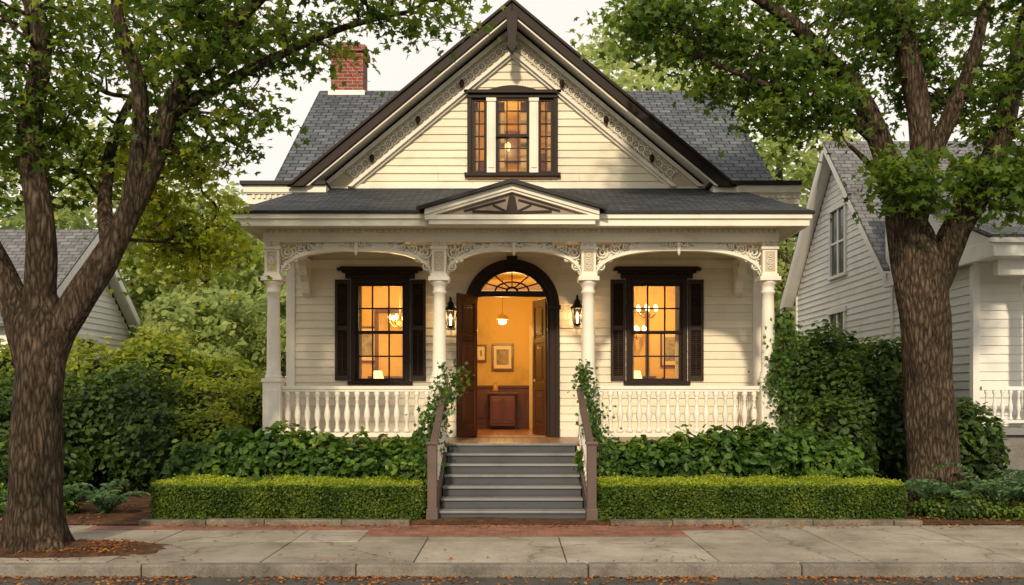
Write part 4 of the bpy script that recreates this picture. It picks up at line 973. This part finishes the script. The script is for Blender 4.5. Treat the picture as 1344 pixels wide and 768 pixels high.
shrub('foundation_shrub',row([-4.75,-4.2,-3.6,-3.0,-2.4,-1.85,-1.55],-1.0,[1.04,1.20,1.24,1.16,1.06,1.04,.95]),9500,.125,'hyd')
shrub('foundation_shrub',row([1.55,2.0,2.6,3.2,3.8,4.4,4.85],-1.0,[1.02,1.05,1.12,1.22,1.28,1.20,1.05]),9500,.125,'hyd')
shrub('foundation_shrub',[((-1.45,-1.55,.5),(.32,.35,.5)),((-1.38,-1.0,.9),(.22,.35,.35))],1500,.10,'hyd')
shrub('dark_shrub',[((-8.6,1.8,1.0),(1.5,1.1,1.2)),((-7.2,2.2,1.1),(1.3,1.0,1.25)),((-6.3,1.4,.8),(.9,.8,.9)),((-9.8,.8,1.0),(1.4,1,1.2)),((-7.9,-.2,.55),(1.0,.7,.6))],15000,.13,'dkshrub')
shrub('light_shrub',[((-6.0,2.8,1.2),(1.0,.8,1.0)),((-5.1,3.6,1.2),(.8,.8,1.0)),((-5.4,1.3,.8),(.7,.6,.8))],9000,.10,'ltshrub')
shrub('tall_shrub',[((-7.6,4.6,1.8),(1.2,1.0,1.35)),((-8.9,4.4,1.8),(1.1,1.0,1.1)),((-6.4,5.2,1.5),(.9,1,1.2)),((-10.3,3.6,1.7),(1.2,1.0,1.2))],11000,.14,'ltshrub')
shrub('dark_shrub',[((6.0,1.6,1.2),(.9,.8,1.3)),((6.9,1.4,1.1),(1.0,.8,1.2)),((5.5,.5,.8),(.6,.7,.95)),((7.8,.7,.8),(.6,.6,.9)),((5.6,2.2,1.8),(.5,.5,1.1))],13000,.12,'dkshrub')
shrub('tall_shrub',[((6.4,3.6,2.1),(.8,.8,1.1)),((7.4,3.2,1.8),(.8,.8,1.1))],5000,.14,'hyd')
shrub('low_shrub',[((8.7,-2.0,.28),(.8,.5,.35)),((7.9,-2.3,.15),(.6,.35,.2)),((6.3,-2.1,.15),(.7,.35,.2)),((7.2,-2.3,.12),(.5,.3,.16))],6000,.06,'boxdk',core=True)
shrub('low_shrub',[((-6.9,-1.9,.2),(.7,.4,.25)),((-8.3,-1.8,.25),(.9,.5,.3))],3500,.07,'hyd')
def ivy(path,spread,n,size=.085):
    E=empty('climbing_ivy'); m=MB(); pp,rr=catmull(path,[.014]*len(path),6); m.tube(pp,rr,5)
    off=[p+Vector((.04*math.sin(i*1.3),.03*math.cos(i*1.3)-.02,0)) for i,p in enumerate(pp)]; m.tube(off,[.009]*len(off),5); m.done('vine_stems','bark',E,True)
    P=[]; 
    for i in range(n):
        p=pp[random.randrange(len(pp))]; k=spread*(1+.6*noise.noise(p*3)); P.append(np.array(p)+rng.normal(size=3)*np.array([k,k*.7,k])*.6)
    leaves('leaves',P,size,star(),'hyd',E,up=.4,out=np.tile([0,-1,0],(n,1)),outk=.9)
ivy([(-1.35,-.9,.8),(-1.22,-.7,1.35),(-1.1,-.5,1.7),(-1.0,-.25,1.85),(-.92,-.15,2.1)],.20,600)
ivy([(-1.5,-1.9,.3),(-1.28,-1.8,.75),(-1.22,-1.3,1.2),(-1.18,-.8,1.5)],.20,560)
ivy([(1.45,-1.0,.8),(1.3,-.5,1.4),(1.2,-.2,1.85),(1.15,-.15,2.2)],.18,560)
ivy([(1.5,-1.7,.4),(1.32,-1.4,.9),(1.22,-.9,1.3)],.17,380)
ivy([(4.5,-.8,.6),(4.45,-.35,1.2),(4.38,-.2,1.8),(4.35,-.2,2.4),(4.55,-.15,2.75)],.25,1100)
ivy([(4.2,-.3,1.9),(4.35,-.25,2.5),(4.5,-.1,2.9)],.15,300)
def fern(c,n,ln):
    E=empty('fern_plant'); P=[];T_=[];m=MB()
    for i in range(n):
        a=2*math.pi*i/n+random.uniform(-.2,.2); l=ln*random.uniform(.7,1.15); h=random.uniform(.45,.75)
        pts=[]
        for k in range(15):
            t=k/14; rr=l*t; z=c[2]+l*h*math.sin(t*2.3)*.95; pts.append(Vector((c[0]+math.cos(a)*rr,c[1]+math.sin(a)*rr,max(.03,z))))
        m.tube(pts,[.006]*15,4)
        side=np.array([-math.sin(a),math.cos(a),0])
        for k in range(1,28):
            t=k/28*14; i0=int(t); p=pts[i0].lerp(pts[min(i0+1,14)],t-i0); wv=.13*math.sin(math.pi*(k/28)**.7)+.02
            for s in (-1,1): P.append(np.array(p)+side*s*wv*.5); T_.append(side*s+np.array([math.cos(a),math.sin(a),0])*.35)
    m.done('fronds','bark',E)
    leaves('leaflets',P,.11,oval(.14),'fern',E,up=2.2,tdir=np.array(T_))
fern((7.05,-1.8,.08),20,.85); fern((6.15,-1.7,.08),14,.65); fern((7.7,-1.4,.08),18,.85); fern((-5.9,-1.7,.05),14,.6)
fern((-6.6,-1.5,.05),12,.55); fern((8.3,-1.2,.08),14,.8)
P=[]
def sc_(n,x0,x1,y0,y1,z,sk=None):
    x=rng.uniform(x0,x1,n); u=rng.uniform(0,1,n); 
    if sk: u=u**sk
    keep=np.array([noise.noise(Vector((q*1.3,y0,7)))>rng.uniform(-.5,.25) for q in x]); x=x[keep]; u=u[keep]; n=len(x)
    P.append(np.stack([x,y0+(y1-y0)*u,np.full(n,z)+rng.uniform(0,.010,n)],1))
sc_(4800,-12,12,-5.54,-6.1,-.122,2.2); sc_(110,-12,12,-5.36,-2.7,.012); sc_(220,-12,12,-5.36,-5.0,.012,2.4); sc_(2200,-7.3,-4.2,-5.0,-4.1,.04)
sc_(1300,-12,12,-2.70,-3.0,.012,2.8); sc_(2800,-12,-5.1,-2.6,-.8,.06); sc_(1800,5.5,12,-2.6,-.8,.06); sc_(500,-12,12,-9,-5.6,-.122)
leaves('fallen_leaves',np.vstack(P),.042,oval(.32),'litter',None,up=2.2)
